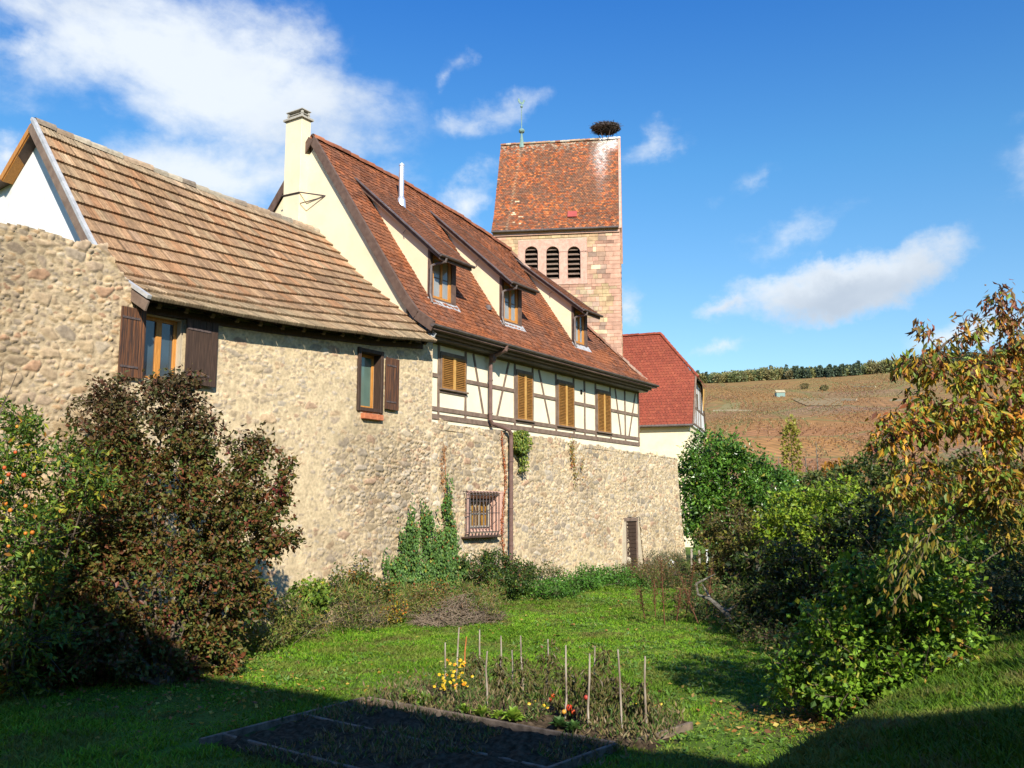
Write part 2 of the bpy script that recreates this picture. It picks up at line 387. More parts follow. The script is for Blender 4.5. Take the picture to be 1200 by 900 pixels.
def build_ground():
    az = np.concatenate([np.arange(-180, -36, 4.0), np.arange(-36, 36, .3), np.arange(36, 180, 4.0)])
    n = len(az)
    r = np.concatenate([[0.3], np.geomspace(1.2, 75, 190), np.geomspace(77, 1300, 120), [1800, 2600, 4000]])
    A, R = np.meshgrid(np.radians(az), r, indexing='ij')
    u = CAM[0] + R*(np.cos(A)*FW[0]+np.sin(A)*RT[0]); v = CAM[1] + R*(np.cos(A)*FW[1]+np.sin(A)*RT[1])
    z = gz(u, v)
    V = np.stack([u, v, z], -1).reshape(-1, 3)
    m = len(r); i = np.arange(n)[:, None]; j = np.arange(m-1)[None]
    i2 = (i+1) % n
    F = np.stack([i*m+j, i2*m+j, i2*m+j+1, i*m+j+1], -1).reshape(-1, 4)[:, ::-1]
    # material colours of the garden floor: grass, dug soil, litter under shrubs
    uf = V[:, 0]; vf = V[:, 1]
    g1 = np.array([.07, .125, .018]); g2 = np.array([.11, .165, .03]); brown = np.array([.085, .06, .032]); soil = np.array([.05, .035, .022])
    k = fbm(uf*.8, vf*.8, 4)[:, None]
    c = g1*(1-k)+g2*k
    lit = np.clip(sst(-1.7, -.6, vf)*sst(5, 9, uf)*sst(20, 17, uf) + sst(13.5, 11.5, np.hypot(uf-12.5, (vf+12.1)*1.6)*6)*.8, 0, 1)[:, None]
    litk = lit*sst(.3, .6, fbm(uf*2, vf*2, 3))[:, None]
    c = c*(1-litk)+brown*litk
    for (a, b, d, e) in BEDS:
        s = ((uf > a) & (uf < b) & (vf > d) & (vf < e))[:, None]; c = np.where(s, soil*(0.7+.6*fbm(uf*5, vf*5, 3)[:, None]), c)
    rr = np.hypot(uf-CAM[0], vf-CAM[1])
    mi = (np.hypot(V[F[:, 0], 0]-CAM[0], V[F[:, 0], 1]-CAM[1]) > 76).astype(int)
    # vineyard slope shader
    m2, N, L, P = _mat('vineyard_slope')
    tc = N.new('ShaderNodeTexCoord'); mp = N.new('ShaderNodeMapping'); mp.vector_type = 'POINT'
    mp.inputs['Rotation'].default_value = (0, 0, -(AZ-math.pi/2))
    L.new(tc.outputs['Object'], mp.inputs['Vector'])
    def mapped(s, loc=(0, 0, 0), warp=0):
        q = N.new('ShaderNodeMapping'); q.inputs['Scale'].default_value = s; q.inputs['Location'].default_value = loc; L.new(mp.outputs[0], q.inputs['Vector']); return q.outputs[0]
    def nz(vec, sc, det=4):
        n_ = N.new('ShaderNodeTexNoise'); n_.inputs['Scale'].default_value = sc; n_.inputs['Detail'].default_value = det; L.new(vec, n_.inputs['Vector']); return n_
    def ramp(fac, els, interp='LINEAR'):
        cr = N.new('ShaderNodeValToRGB'); cr.color_ramp.interpolation = interp
        while len(cr.color_ramp.elements) < len(els): cr.color_ramp.elements.new(.5)
        for e, (p, col) in zip(cr.color_ramp.elements, els): e.position = p; e.color = (*col, 1)
        L.new(fac, cr.inputs[0]); return cr.outputs[0]
    def mix(f, a, b, bt='MIX'):
        x = N.new('ShaderNodeMix'); x.data_type = 'RGBA'; x.blend_type = bt
        if isinstance(f, float): x.inputs['Factor'].default_value = f
        else: L.new(f, x.inputs['Factor'])
        for s, k_ in ((a, 'A'), (b, 'B')):
            if isinstance(s, tuple): x.inputs[k_].default_value = (*s, 1)
            else: L.new(s, x.inputs[k_])
        return x.outputs['Result']
    vo = N.new('ShaderNodeTexVoronoi'); vo.voronoi_dimensions = '2D'; vo.distance = 'CHEBYCHEV'; vo.inputs['Scale'].default_value = 1; vo.inputs['Randomness'].default_value = .8
    wv = N.new('ShaderNodeVectorMath'); wv.operation = 'ADD'
    L.new(mapped((1/62, 1/75, 0)), wv.inputs[0]); sc_ = N.new('ShaderNodeVectorMath'); sc_.operation = 'SCALE'; sc_.inputs['Scale'].default_value = .22
    L.new(nz(mapped((1/140, 1/140, 0)), 1, 3).outputs['Color'], sc_.inputs[0]); L.new(sc_.outputs[0], wv.inputs[1]); L.new(wv.outputs[0], vo.inputs['Vector'])
    sx = N.new('ShaderNodeSeparateColor'); L.new(vo.outputs['Color'], sx.inputs[0])
    fields = ramp(sx.outputs[0], [(0, (.26, .145, .08)), (.2, (.31, .155, .075)), (.38, (.24, .13, .085)), (.52, (.36, .195, .08)), (.66, (.25, .155, .11)), (.78, (.28, .21, .09)), (.9, (.32, .16, .075)), (.97, (.26, .235, .10))], 'CONSTANT')
    big = nz(mapped((1/170, 1/90, 0)), 1, 6).outputs['Fac']
    c1 = mix(ramp(big, [(.42, (0, 0, 0)), (.62, (1, 1, 1))]), fields, mix(.6, fields, (.33, .16, .05)))
    wav = N.new('ShaderNodeTexWave'); wav.wave_type = 'BANDS'; wav.bands_direction = 'X'; wav.inputs['Scale'].default_value = .075; wav.inputs['Distortion'].default_value = 1.0; wav.inputs['Detail'].default_value = 2; wav.inputs['Detail Scale'].default_value = .3
    rv = N.new('ShaderNodeVectorRotate'); rv.rotation_type = 'Z_AXIS'; L.new(mp.outputs[0], rv.inputs['Vector'])
    an = N.new('ShaderNodeMath'); an.operation = 'MULTIPLY_ADD'; L.new(sx.outputs[1], an.inputs[0]); an.inputs[1].default_value = .7; an.inputs[2].default_value = -.35; L.new(an.outputs[0], rv.inputs['Angle'])
    L.new(rv.outputs[0], wav.inputs['Vector'])
    rowk = ramp(wav.outputs['Fac'], [(.2, (.86, .88, .90)), (.75, (1.10, 1.07, 1.03))])
    c2 = mix(1.0, c1, rowk, 'MULTIPLY')
    sp = nz(mapped((1/6, 1/6, 0)), 1, 5).outputs['Fac']
    c3 = mix(1.0, c2, ramp(sp, [(.3, (.72, .75, .7)), (.7, (1.25, 1.22, 1.2))]), 'MULTIPLY')
    # grassy headlands between plots
    v2 = N.new('ShaderNodeTexVoronoi'); v2.voronoi_dimensions = '2D'; v2.feature = 'DISTANCE_TO_EDGE'; v2.inputs['Scale'].default_value = 1; v2.inputs['Randomness'].default_value = .8; L.new(wv.outputs[0], v2.inputs['Vector'])
    sy = N.new('ShaderNodeSeparateXYZ'); L.new(mp.outputs[0], sy.inputs[0])
    ol = N.new('ShaderNodeMath'); ol.operation = 'MULTIPLY_ADD'; L.new(big, ol.inputs[0]); ol.inputs[1].default_value = 420; L.new(sy.outputs['Y'], ol.inputs[2])
    mrr = N.new('ShaderNodeMapRange'); mrr.inputs['From Min'].default_value = 640; mrr.inputs['From Max'].default_value = 830; mrr.inputs['To Max'].default_value = .62; L.new(ol.outputs[0], mrr.inputs['Value'])
    c3 = mix(mrr.outputs[0], c3, mix(1.0, (.25, .17, .062), ramp(sp, [(.3, (.8, .8, .78)), (.7, (1.15, 1.15, 1.15))]), 'MULTIPLY'))
    c4 = mix(ramp(v2.outputs['Distance'], [(.010, (.7, .7, .7)), (.05, (0, 0, 0))]), c3, (.17, .17, .06))
    L.new(c4, P.inputs['Base Color']); P.inputs['Roughness'].default_value = .95; P.inputs['Specular IOR Level'].default_value = .1
    g = mk('ground', V, F, [mat_attr('garden_ground', .95, 5, .35, .6, 25, spec=.1), m2], None, col=c, smooth=True, matidx=mi)
    g['kind'] = 'structure'
build_ground()

# ------------------------------------------------------------------ rubble walls as real relief
PAL_STONE = np.array([(.36, .28, .195), (.31, .245, .175), (.42, .33, .22), (.28, .23, .185), (.38, .29, .18), (.33, .26, .20), (.34, .20, .135), (.45, .37, .27), (.30, .26, .22), (.40, .27, .16), (.24, .205, .17), (.47, .41, .33)])
def rubble(name, parent, u0, u1, z0, z1, topf, sx, sz, mort_h, mort_col, dark=1.0, holes=(), res=.03, edge=(.05, .22), endf=None, v0=0.0, k=0, pal=PAL_STONE, big=.68, rel=1.0):
    nu = int((u1-u0)/res)+1; nz = int((z1-z0)/res)+1
    U, Z = np.meshgrid(np.linspace(u0, u1, nu), np.linspace(z0, z1, nz), indexing='ij')
    wu = U + .10*(fbm(U*3.1+k, Z*3.1, 3)-.5); wz = Z + .09*(fbm(U*2.7+31, Z*2.7+k, 3)-.5) + .05*np.sin(U*.8+k)
    f1, f2, I, J = vor(wu/sx, wz/sz, .9, k); ef = f2-f1
    g1, g2, I2, J2 = vor(wu/(sx*2.0)+.37, wz/(sz*1.9)+.21, .85, k+7); ec = (g2-g1)*1.9
    isbig = h2(I2, J2, 3) > big
    e = np.where(isbig, ec, np.minimum(ef, ec+.02))
    idr = np.where(isbig, h2(I2, J2, 5), h2(I, J, 9)); id2 = np.where(isbig, h2(I2, J2, 11), h2(I, J, 13))
    n1 = fbm(U*9, Z*9, 4)-.5
    e = e + .10*(fbm(U*14+5, Z*14, 3)-.5)
    s = sst(edge[0], edge[1], e); dome = sst(edge[0], .75, e)
    hs = (s*(.024+.032*id2) + dome*.013 + n1*.026)*rel
    mh = mort_h(U, Z) if callable(mort_h) else np.full(U.shape, mort_h)
    hm = mh + .018*(fbm(U*7+9, Z*7, 4)-.5) + .012*(fbm(U*1.3, Z*1.3+60, 3)-.5)
    ism = sst(-.003, .005, hm-hs)
    h = np.maximum(hs, hm) + .05*(fbm(U*.5, Z*.5+k, 2)-.5)
    pi = (idr*len(pal)).astype(int) % len(pal)
    cs = pal[pi]*(.82+.36*id2)[..., None]*(1+.5*n1)[..., None]*dark
    cm = np.array(mort_col)*(1+.35*(fbm(U*5+70, Z*5, 4)-.5))[..., None]
    # damp, dirt streaks and lichen of the wall itself
    stain = sst(.50, .72, fbm(U*.9+k*3, Z*.55+12, 4))[..., None]
    c = cs*(1-ism[..., None]) + cm*ism[..., None]
    c = c*(1-.20*stain)
    V = np.stack([U, v0-h, Z], -1)
    if endf is not None:                                  # battered right end: pull the last columns out
        uu = U + (U-u0)/(u1-u0)*0
        lim = endf(Z); V[..., 0] = u0 + (U-u0)*(lim-u0)/(u1-u0)
    idx = np.arange(nu*nz).reshape(nu, nz)
    F = np.stack([idx[:-1, :-1], idx[1:, :-1], idx[1:, 1:], idx[:-1, 1:]], -1).reshape(-1, 4)
    # ragged top follows whole stones; openings cut out
    seed_z = np.where(isbig, (J2+.5-.21)*sz*1.9, (J+.5)*sz)
    keep = (np.minimum(seed_z, Z) < topf(U) - .03) & (Z < topf(U)+.10)
    for (a, b, cc, d) in holes: keep &= ~((U > a) & (U < b) & (Z > cc) & (Z < d))
    kf = keep.reshape(-1)[F].all(1)
    F = F[kf]
    Vf = V.reshape(-1, 3); cf = c.reshape(-1, 3)
    used = np.unique(F); remap = np.zeros(len(Vf), int); remap[used] = np.arange(len(used))
    return mk(name, Vf[used], remap[F], M['stone'], parent, col=cf[used], smooth=True)
def slab(g, u0, u1, z0, z1, v0, v1, holes=()):
    us = sorted({u0, u1, *[h[0] for h in holes], *[h[1] for h in holes]}); zs = sorted({z0, z1, *[h[2] for h in holes], *[h[3] for h in holes]})
    us = [x for x in us if u0 <= x <= u1]; zs = [x for x in zs if z0 <= x <= z1]
    for a, b in zip(us, us[1:]):
        for c, d in zip(zs, zs[1:]):
            um = (a+b)/2; zm = (c+d)/2
            if any(h[0] < um < h[1] and h[2] < zm < h[3] for h in holes): continue
            g.box((a, v0, c), (b, v1, d))
    return g
def reveal(g, h, v0, v1, t=.012):
    """lining of an opening (u0,u1,z0,z1) from v0 to v1, standing t inside"""
    a, b, c, d = h
    g.box((a, v0, c), (a+t, v1, d)); g.box((b-t, v0, c), (b, v1, d)); g.box((a+t, v0, c), (b-t, v1, c+t)); g.box((a+t, v0, d-t), (b-t, v1, d))
    return g

# ------------------------------------------------------------------ tiled roofs as real tiles
def tiles(name, parent, P, ulim, rows, tw, pal, style='beaver', lift=.022, jit=.5, colf=None, seed=0, smooth=False, stripe=.2):
    """P(u,t)->points; t 0 ridge..1 eave; ulim(t)->(umin,umax)"""
    R = np.random.default_rng(seed+100)
    U0 = []; T0 = []; W_ = []
    for r in range(rows):
        a, b = ulim((r+.5)/rows)
        off = (r % 2)*.5*tw if style == 'beaver' else 0
        u = np.arange(a-off, b, tw); u = u[(u > a-tw*.6) & (u < b-tw*.3)]; u = np.clip(u, a, max(a, b-tw))
        U0.append(u); T0.append(np.full(len(u), r)); 
    U0 = np.concatenate(U0); T0 = np.concatenate(T0); n = len(U0)
    fr = np.array([0, .22, .5, .78, 1.]) if style == 'beaver' else np.linspace(0, 1, 13)
    if style == 'beaver': dz = np.array([.30, .06, 0, .06, .30])*1.0
    else: dz = np.zeros(13)
    prof = np.zeros(len(fr)) if style == 'beaver' else (.5+.5*np.cos(2*np.pi*3*fr))*.022
    k = len(fr)
    gap = .012 if style == 'beaver' else .0
    uu = U0[:, None] + tw*(gap + (1-2*gap)*fr[None]) + (R.normal(0, .004, n))[:, None]
    tb = (T0[:, None]+1 - dz[None] + R.normal(0, .03*jit, n)[:, None])/rows
    tt = np.repeat(((T0-.12)/rows)[:, None], k, 1)
    tt = np.clip(tt, 0, 1)
    eps = 1e-3
    def pn(u, t):
        p = P(u, t); du = P(u+eps, t)-p; dt = P(u, np.clip(t, 0, 1-eps)+eps)-P(u, np.clip(t, 0, 1-eps))
        nn = np.cross(du, dt); nn /= np.linalg.norm(nn, axis=-1, keepdims=True)+1e-12
        nn = np.where(nn[..., 2:3] < 0, -nn, nn); return p, nn
    lf = (lift*(1+jit*R.uniform(-.4, .6, n)))[:, None]
    tilt = (R.normal(0, .004*jit, n))[:, None]*(fr-.5)[None]*2
    p1, n1 = pn(uu, tt); p2, n2 = pn(uu, np.clip(tb, 0, 1.02))
    top = p1 + n1*(prof[None, :, None]*.7+.002)
    bot = p2 + n2*(lf+prof[None]+tilt)[..., None]
    low = p2 + n2*(prof[None, :, None]*.6 - .004)
    V = np.stack([top, bot, low], 1).reshape(-1, 3)          # n,3,k
    b0 = (np.arange(n)*3*k)[:, None]; j = np.arange(k-1)[None]
    Fa = np.stack([b0+j, b0+k+j, b0+k+j+1, b0+j+1], -1); Fb = np.stack([b0+k+j, b0+2*k+j, b0+2*k+j+1, b0+k+j+1], -1)
    F = np.concatenate([Fa.reshape(-1, 4), Fb.reshape(-1, 4)])
    pal = np.array(pal)
    c = pal[R.integers(0, len(pal), n)]*(R.uniform(1-.5*min(jit, .5)-.03, 1+.5*min(jit, .5)+.03, n))[:, None]
    ctr = P(U0+tw/2, (T0+.5)/rows)
    if colf is not None: c = colf(U0+tw/2, (T0+.5)/rows, c, R, ctr)
    C = np.repeat(c[:, None], 3*k, 1)
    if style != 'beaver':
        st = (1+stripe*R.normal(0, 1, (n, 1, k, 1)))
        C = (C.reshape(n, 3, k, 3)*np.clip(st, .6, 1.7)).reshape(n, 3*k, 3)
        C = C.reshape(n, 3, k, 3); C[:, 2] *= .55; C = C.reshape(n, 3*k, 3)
    return mk(name, V, F, M['tile'], parent, col=np.clip(C.reshape(-1, 3), 0.005, .9), smooth=smooth)
def polyline_fn(pts):
    """t in 0..1 by arc length -> point"""
    pts = np.array(pts, float); s = np.concatenate([[0], np.cumsum(np.linalg.norm(np.diff(pts, axis=0), axis=1))]); s /= s[-1]
    return lambda t: np.stack([np.interp(t, s, pts[:, i]) for i in range(pts.shape[1])], -1)
def ridge_tiles(name, parent, pts, r, step, pal, mat=None, seed=0, droop=.6):
    """half round caps along a polyline, each tile slightly flared"""
    R = np.random.default_rng(seed); pts = np.array(pts, float)
    s = np.concatenate([[0], np.cumsum(np.linalg.norm(np.diff(pts, axis=0), axis=1))]); n = max(1, int(s[-1]/step))
    V = []; F = []; C = []
    for i in range(n):
        a = np.array([np.interp(i*s[-1]/n, s, pts[:, q]) for q in range(3)]); b = np.array([np.interp((i+1.08)*s[-1]/n, s, pts[:, q]) for q in range(3)])
        d = b-a; d /= np.linalg.norm(d); sd = np.cross(d, UP); sd /= np.linalg.norm(sd); u = np.cross(sd, d)
        col = np.array(pal[R.integers(len(pal))])*R.uniform(.8, 1.2); o = R.normal(0, .008)
        b0 = len(V)
        for (c, rr) in ((a, r*.92), (b, r*1.12)):
            for q in range(7):
                t = -math.pi*droop + 2*math.pi*droop*q/6
                V.append(c + u*(rr*math.cos(t)+o) + sd*rr*math.sin(t)); C.append(col)
        F += [[b0+q, b0+q+1, b0+8+q, b0+7+q] for q in range(6)] + [list(range(b0+7, b0+14))]
    return mk(name, V, F, mat or M['tile'], parent, col=C)

# ================================================================== STRUCTURES
# ------------------------------------------------------------------ tall garden wall at the left
def build_left_wall():
    t = thing('stone_wall', (6.5, 0, 0), 'tall cobble garden wall with large rounded stones in front of the white gable', 'stone wall')
    top = lambda u: np.interp(u, [3, 6, 8.32, 9.35, 9.97], [7.15, 7.3, 7.40, 7.36, 6.72]) + .05*(vn(u*3.1, u*0)-.5)
    rubble('rubble_face', t, 3.2, 9.97, 0, 7.6, top, .168, .098, lambda U, Z: .012+.022*fbm(U*.8, Z*.8, 2), (.48, .37, .23), 1.0, k=2, big=.78, res=.024, edge=(.05, .26), rel=.9, pal=(PAL_STONE*.75+.25*np.array([.44, .35, .23]))*np.array([1.07, 1.0, .90]))
    g = Geo()
    for u in np.arange(3.2, 9.95, .45):
        z = float(top(np.array(min(u, 9.5))).min())-.16 - (.15 if u > 9.2 else 0)
        g.box((u, .0, -.2), (min(u+.45, 9.96), .62, z if u < 9.2 else 6.75))
    g.build('wall_core', M['mortar'], t)
build_left_wall()

# ------------------------------------------------------------------ stone house with the old tiled roof
LT = polyline_fn([(4.04, 11.03), (1.61, 8.0), (.86, 7.18), (-.52, 6.42)])
RTP = polyline_fn([(3.99, 10.81), (2.16, 9.11), (.1, 7.50), (-.52, 6.97)])
def roofA(u, t, lift=0):
    u = np.asarray(u, float); t = np.asarray(t, float); k = np.clip((u-10)/8.65, -.05, 1.02)[..., None]
    p = LT(t)*(1-k) + RTP(t)*k
    sag = -.09*np.sin(np.clip(k[..., 0], 0, 1)*math.pi) + .03*(vn(u*.9, t*3)-.5)
    return np.stack([u+0*t, p[..., 0], p[..., 1]+sag+lift], -1)
def build_stone_house():
    t = thing('stone_house', (14, 0, 0), 'rubble stone house with weathered brown tile roof and white limewashed gable', 'house')
    top = lambda u: np.interp(u, [9.97, 19.05], [6.62, 7.28])
    H1 = (10.22, 11.06, 5.02, 6.28); H2 = (16.2, 16.93, 5.04, 6.42)
    def mort(U, Z):
        a = .052 + .040*(fbm(U*.6, Z*.6, 3)-.5) - .030*sst(14.2, 17.2, U)*sst(5.0, 3.6, Z) - .022*sst(16.5, 18.6, U)*sst(5, 4.2, Z) + .006*sst(3.2, 1.0, Z)
        return a - .007 - .020*sst(10.2, 9.95, U)
    rubble('wall', t, 9.98, 19.05, 0, 7.35, top, .17, .088, mort, (.585, .46, .285), 1.03, [(a-.02, b+.02, c-.02, d+.02) for a, b, c, d in (H1, H2)], edge=(.05, .17), k=11, big=.84, res=.027, pal=PAL_STONE*.62+.38*np.array([.48, .375, .24]))
    core = slab(Geo(), 9.98, 19.05, -.2, 6.55, 0.0, .5, (H1, H2))
    core.build('wall_core', M['palemortar'], t)
    g = Geo(); g.prism([(19.05, -.055, 0), (19.05, .2, 0), (19.05, .2, 7.2), (19.05, -.055, 7.2)], (.012, 0, 0)); g.build('wall_end', M['palemortar'], t)
    # white gable wall, wide at the back
    g = Geo(); g.prism([(10.22, .5, 0), (10.22, .52, 6.75), (10.22, 1.6, 7.86), (10.22, 4.02, 10.86), (10.22, 5.05, 9.98), (10.22, 9, 9.98), (10.22, 9, 0)], (.25, 0, 0))
    g.build('gable_wall', M['white'], t)
    # tiled slope
    cf_pal = [(.275, .168, .092), (.255, .16, .09), (.285, .172, .095), (.295, .19, .108), (.26, .165, .097), (.24, .15, .088), (.285, .155, .08), (.30, .205, .12)]
    def colf(u, tt, c, R, ctr):
        k = fbm(u*.55, tt*9, 3)[:, None]
        moss = sst(.80, 1.0, tt + .25*(fbm(u*.8, tt*6+4, 3)-.5))[:, None]
        c = c*(.78+.42*k); grey = np.array([.25, .20, .12]); c = c*(1-.65*moss)+grey*.65*moss
        pale = (R.random(len(u)) < .06)[:, None]; c = np.where(pale, c*1.25+.02, c)
        gr = sst(.12, .0, tt)[:, None]; return c*(1-.5*gr)+np.array([.26, .23, .16])*.5*gr
    def P(u, tt): return roofA(u, tt)
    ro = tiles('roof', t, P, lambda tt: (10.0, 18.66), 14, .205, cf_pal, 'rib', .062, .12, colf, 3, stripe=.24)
    # deck under the tiles, back slope
    us = np.linspace(9.99, 18.64, 20); ts = np.linspace(0, .975, 12); V = []; F = []
    for dz in (-.03, -.09):
        for u in us: V += [tuple(p) for p in roofA(np.full(12, u), ts, dz)]
    n = 240
    for i in range(19):
        for j in range(11):
            a = i*12+j; F.append((a, a+1, a+13, a+12)); F.append((n+a, n+a+12, n+a+13, n+a+1))
    for i in range(19): F.append((i*12+11, n+i*12+11, n+i*12+23, i*12+23))
    for j in range(11): F.append((j, n+j, n+j+1, j+1)); F.append((228+j, 229+j, n+229+j, n+228+j))
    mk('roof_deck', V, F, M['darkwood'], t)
    g = Geo(); g.prism([(9.99, 4.04, 10.99), (9.99, 5.12, 10.06), (9.99, 9.3, 9.6), (9.99, 9.3, 9.48), (9.99, 5.1, 9.94), (9.99, 4.02, 10.84)], (8.6, 0, -.2)); g.build('rear_roof', M['fascia'], t)
    ridge_tiles('ridge', t, [roofA(u, np.array(0.))+np.array([0, .02, -.015]) for u in np.linspace(10.0, 18.7, 12)], .125, .40, [(.30, .26, .20), (.36, .31, .23), (.25, .20, .15), (.33, .24, .16)], seed=4)
    # bargeboards and zinc verge
    prof = [roofA(9.97, np.array(q)) for q in np.linspace(0, 1, 14)]
    g = Geo()
    for a, b in zip(prof, prof[1:]): g.bar(a+np.array([-.04, .0, -.13]), b+np.array([-.04, 0, -.13]), .19, .035, (0, 0, 1))
    g.build('bargeboard', M['timber'], t)
    g = Geo(); g.bar((9.96, 4.06, 10.94), (9.96, 5.2, 9.95), .13, .03, (0, 0, 1)); g.bar((10.09, 4.06, 10.84), (10.09, 5.15, 9.89), .02, .23, (0, 0, 1)); g.build('bargeboard', M['orangewood'], t)
    g = Geo()
    for a, b in zip(prof, prof[1:]): g.bar(a+np.array([-.015, -.02, .045]), b+np.array([-.015, -.02, .045]), .09, .07, (1, 0, 0))
    g.build('zinc_verge', M['zinc'], t)
    g = Geo()
    pr2 = [roofA(18.68, np.array(q)) for q in np.linspace(0, .97, 12)]
    for a, b in zip(pr2, pr2[1:]): g.bar(a+np.array([0, 0, .05]), b+np.array([0, 0, .05]), .12, .02, (1, 0, 0)); g.bar(a+np.array([.058, 0, .1]), b+np.array([.058, 0, .1]), .02, .14, (1, 0, 0))
    g.build('zinc_flashing', M['zinc'], t)
    for u in np.arange(10.35, 18.5, .62):
        a = roofA(u, np.array(.965)); b = roofA(u, np.array(.84)); g = Geo()
        g.bar(a+np.array([0, .03, -.15]), b+np.array([0, .05, -.16]), .09, .10, (1, 0, 0)); g.build('rafter', M['timber'], t)
    # dark wood soffit and wall plate, also standing in for the black eave shadow
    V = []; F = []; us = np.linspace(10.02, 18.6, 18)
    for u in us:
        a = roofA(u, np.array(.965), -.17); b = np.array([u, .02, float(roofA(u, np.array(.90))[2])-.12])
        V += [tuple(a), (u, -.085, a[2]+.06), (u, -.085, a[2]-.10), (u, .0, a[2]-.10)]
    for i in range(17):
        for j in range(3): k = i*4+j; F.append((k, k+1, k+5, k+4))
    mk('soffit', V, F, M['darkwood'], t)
    # big window with open shutters
    def window(h, vframe, name_wood, panes, label=None, depth=.06, fw=.075, glass='glass'):
        a, b, c, d = h
        f = Geo()
        f.box((a, vframe, c), (b, vframe+depth, c+fw)); f.box((a, vframe, d-fw), (b, vframe+depth, d))
        f.box((a, vframe, c+fw), (a+fw, vframe+depth, d-fw)); f.box((b-fw, vframe, c+fw), (b, vframe+depth, d-fw))
        n = panes; w = (b-a-2*fw)/n
        for i in range(1, n): f.box((a+fw+w*i-fw*.75, vframe-.01, c+fw), (a+fw+w*i+fw*.75, vframe+depth, d-fw))
        fo = f.build('window', M[name_wood], t, label=label, bevel=.006)
        for i in range(n):
            q = Geo().box((a+fw+w*i+.002, vframe+.03, c+fw+.002), (a+fw+w*(i+1)-.002, vframe+.036, d-fw-.002))
            q.build('pane', M[glass], fo)
        return fo
    fo = window(H1, .10, 'orangewood', 2, 'orange wooden two pane window', fw=.085)
    reveal(Geo(), H1, -.03, .35).build('window_reveal', M['palemortar'], fo)
    Geo().box((H1[0], .3, H1[2]), (H1[1], .34, H1[3])).build('curtain_or_backing', M['dark'], fo)  # dark sheet painted as the unlit room behind the panes, not cloth
    Geo().box((10.78, .17, 5.1), (10.96, .18, 5.75)).build('net_curtain', M['whitepaint'], fo)
    fo = window(H2, .16, 'orangewood', 1, 'small orange wooden window', glass='glassgreen')
    g = Geo(); a, b, c, d = H2
    g.box((a-.1, -.10, c-.1), (a+.004, .16, d+.1)); g.box((b-.004, -.10, c-.1), (b+.1, .16, d+.1)); g.box((a+.004, -.098, d-.004), (b-.004, .16, d+.09)); g.box((a+.004, -.098, c-.09), (b-.004, .16, c+.004))
    g.build('window_surround', M['darkwood'], fo, bevel=.008)
    Geo().box((a, .3, c), (b, .34, d)).build('curtain_or_backing', M['curtain_or_backing'], fo)
    g = Geo()
    for i in range(3): g.box((16.27+.245*i, -.16+.006*i, 4.76), (16.27+.245*i+.238, .02, 4.90))
    g.build('brick_sill', M['brick'], fo, bevel=.008)
    def shutter(u0, u1, z0, z1, mat, label, nb=4, v=-.145):
        w = (u1-u0)/nb; g = Geo()
        for i in range(nb): g.box((u0+w*i+.003, v+random.uniform(-.003, .003), z0+random.uniform(0, .01)), (u0+w*(i+1)-.003, v+.032, z1))
        o = g.build('shutter', M[mat], t, label=label, bevel=.004)
        for z in (z0+.2, z1-.2): Geo().box((u0+.02, v-.012, z-.02), (u0+(u1-u0)*.75, v-.006, z+.02)).build('hinge_strap', M['iron'], o)
    shutter(9.67, 10.19, 4.99, 6.31, 'redwood', 'sunlit reddish brown plank shutter'); shutter(11.10, 11.86, 5.02, 6.33, 'darkwood', 'dark brown plank shutter', 5)
    shutter(17.06, 17.58, 5.06, 6.39, 'redwood', 'weathered brown plank shutter on small window', 3)
build_stone_house()

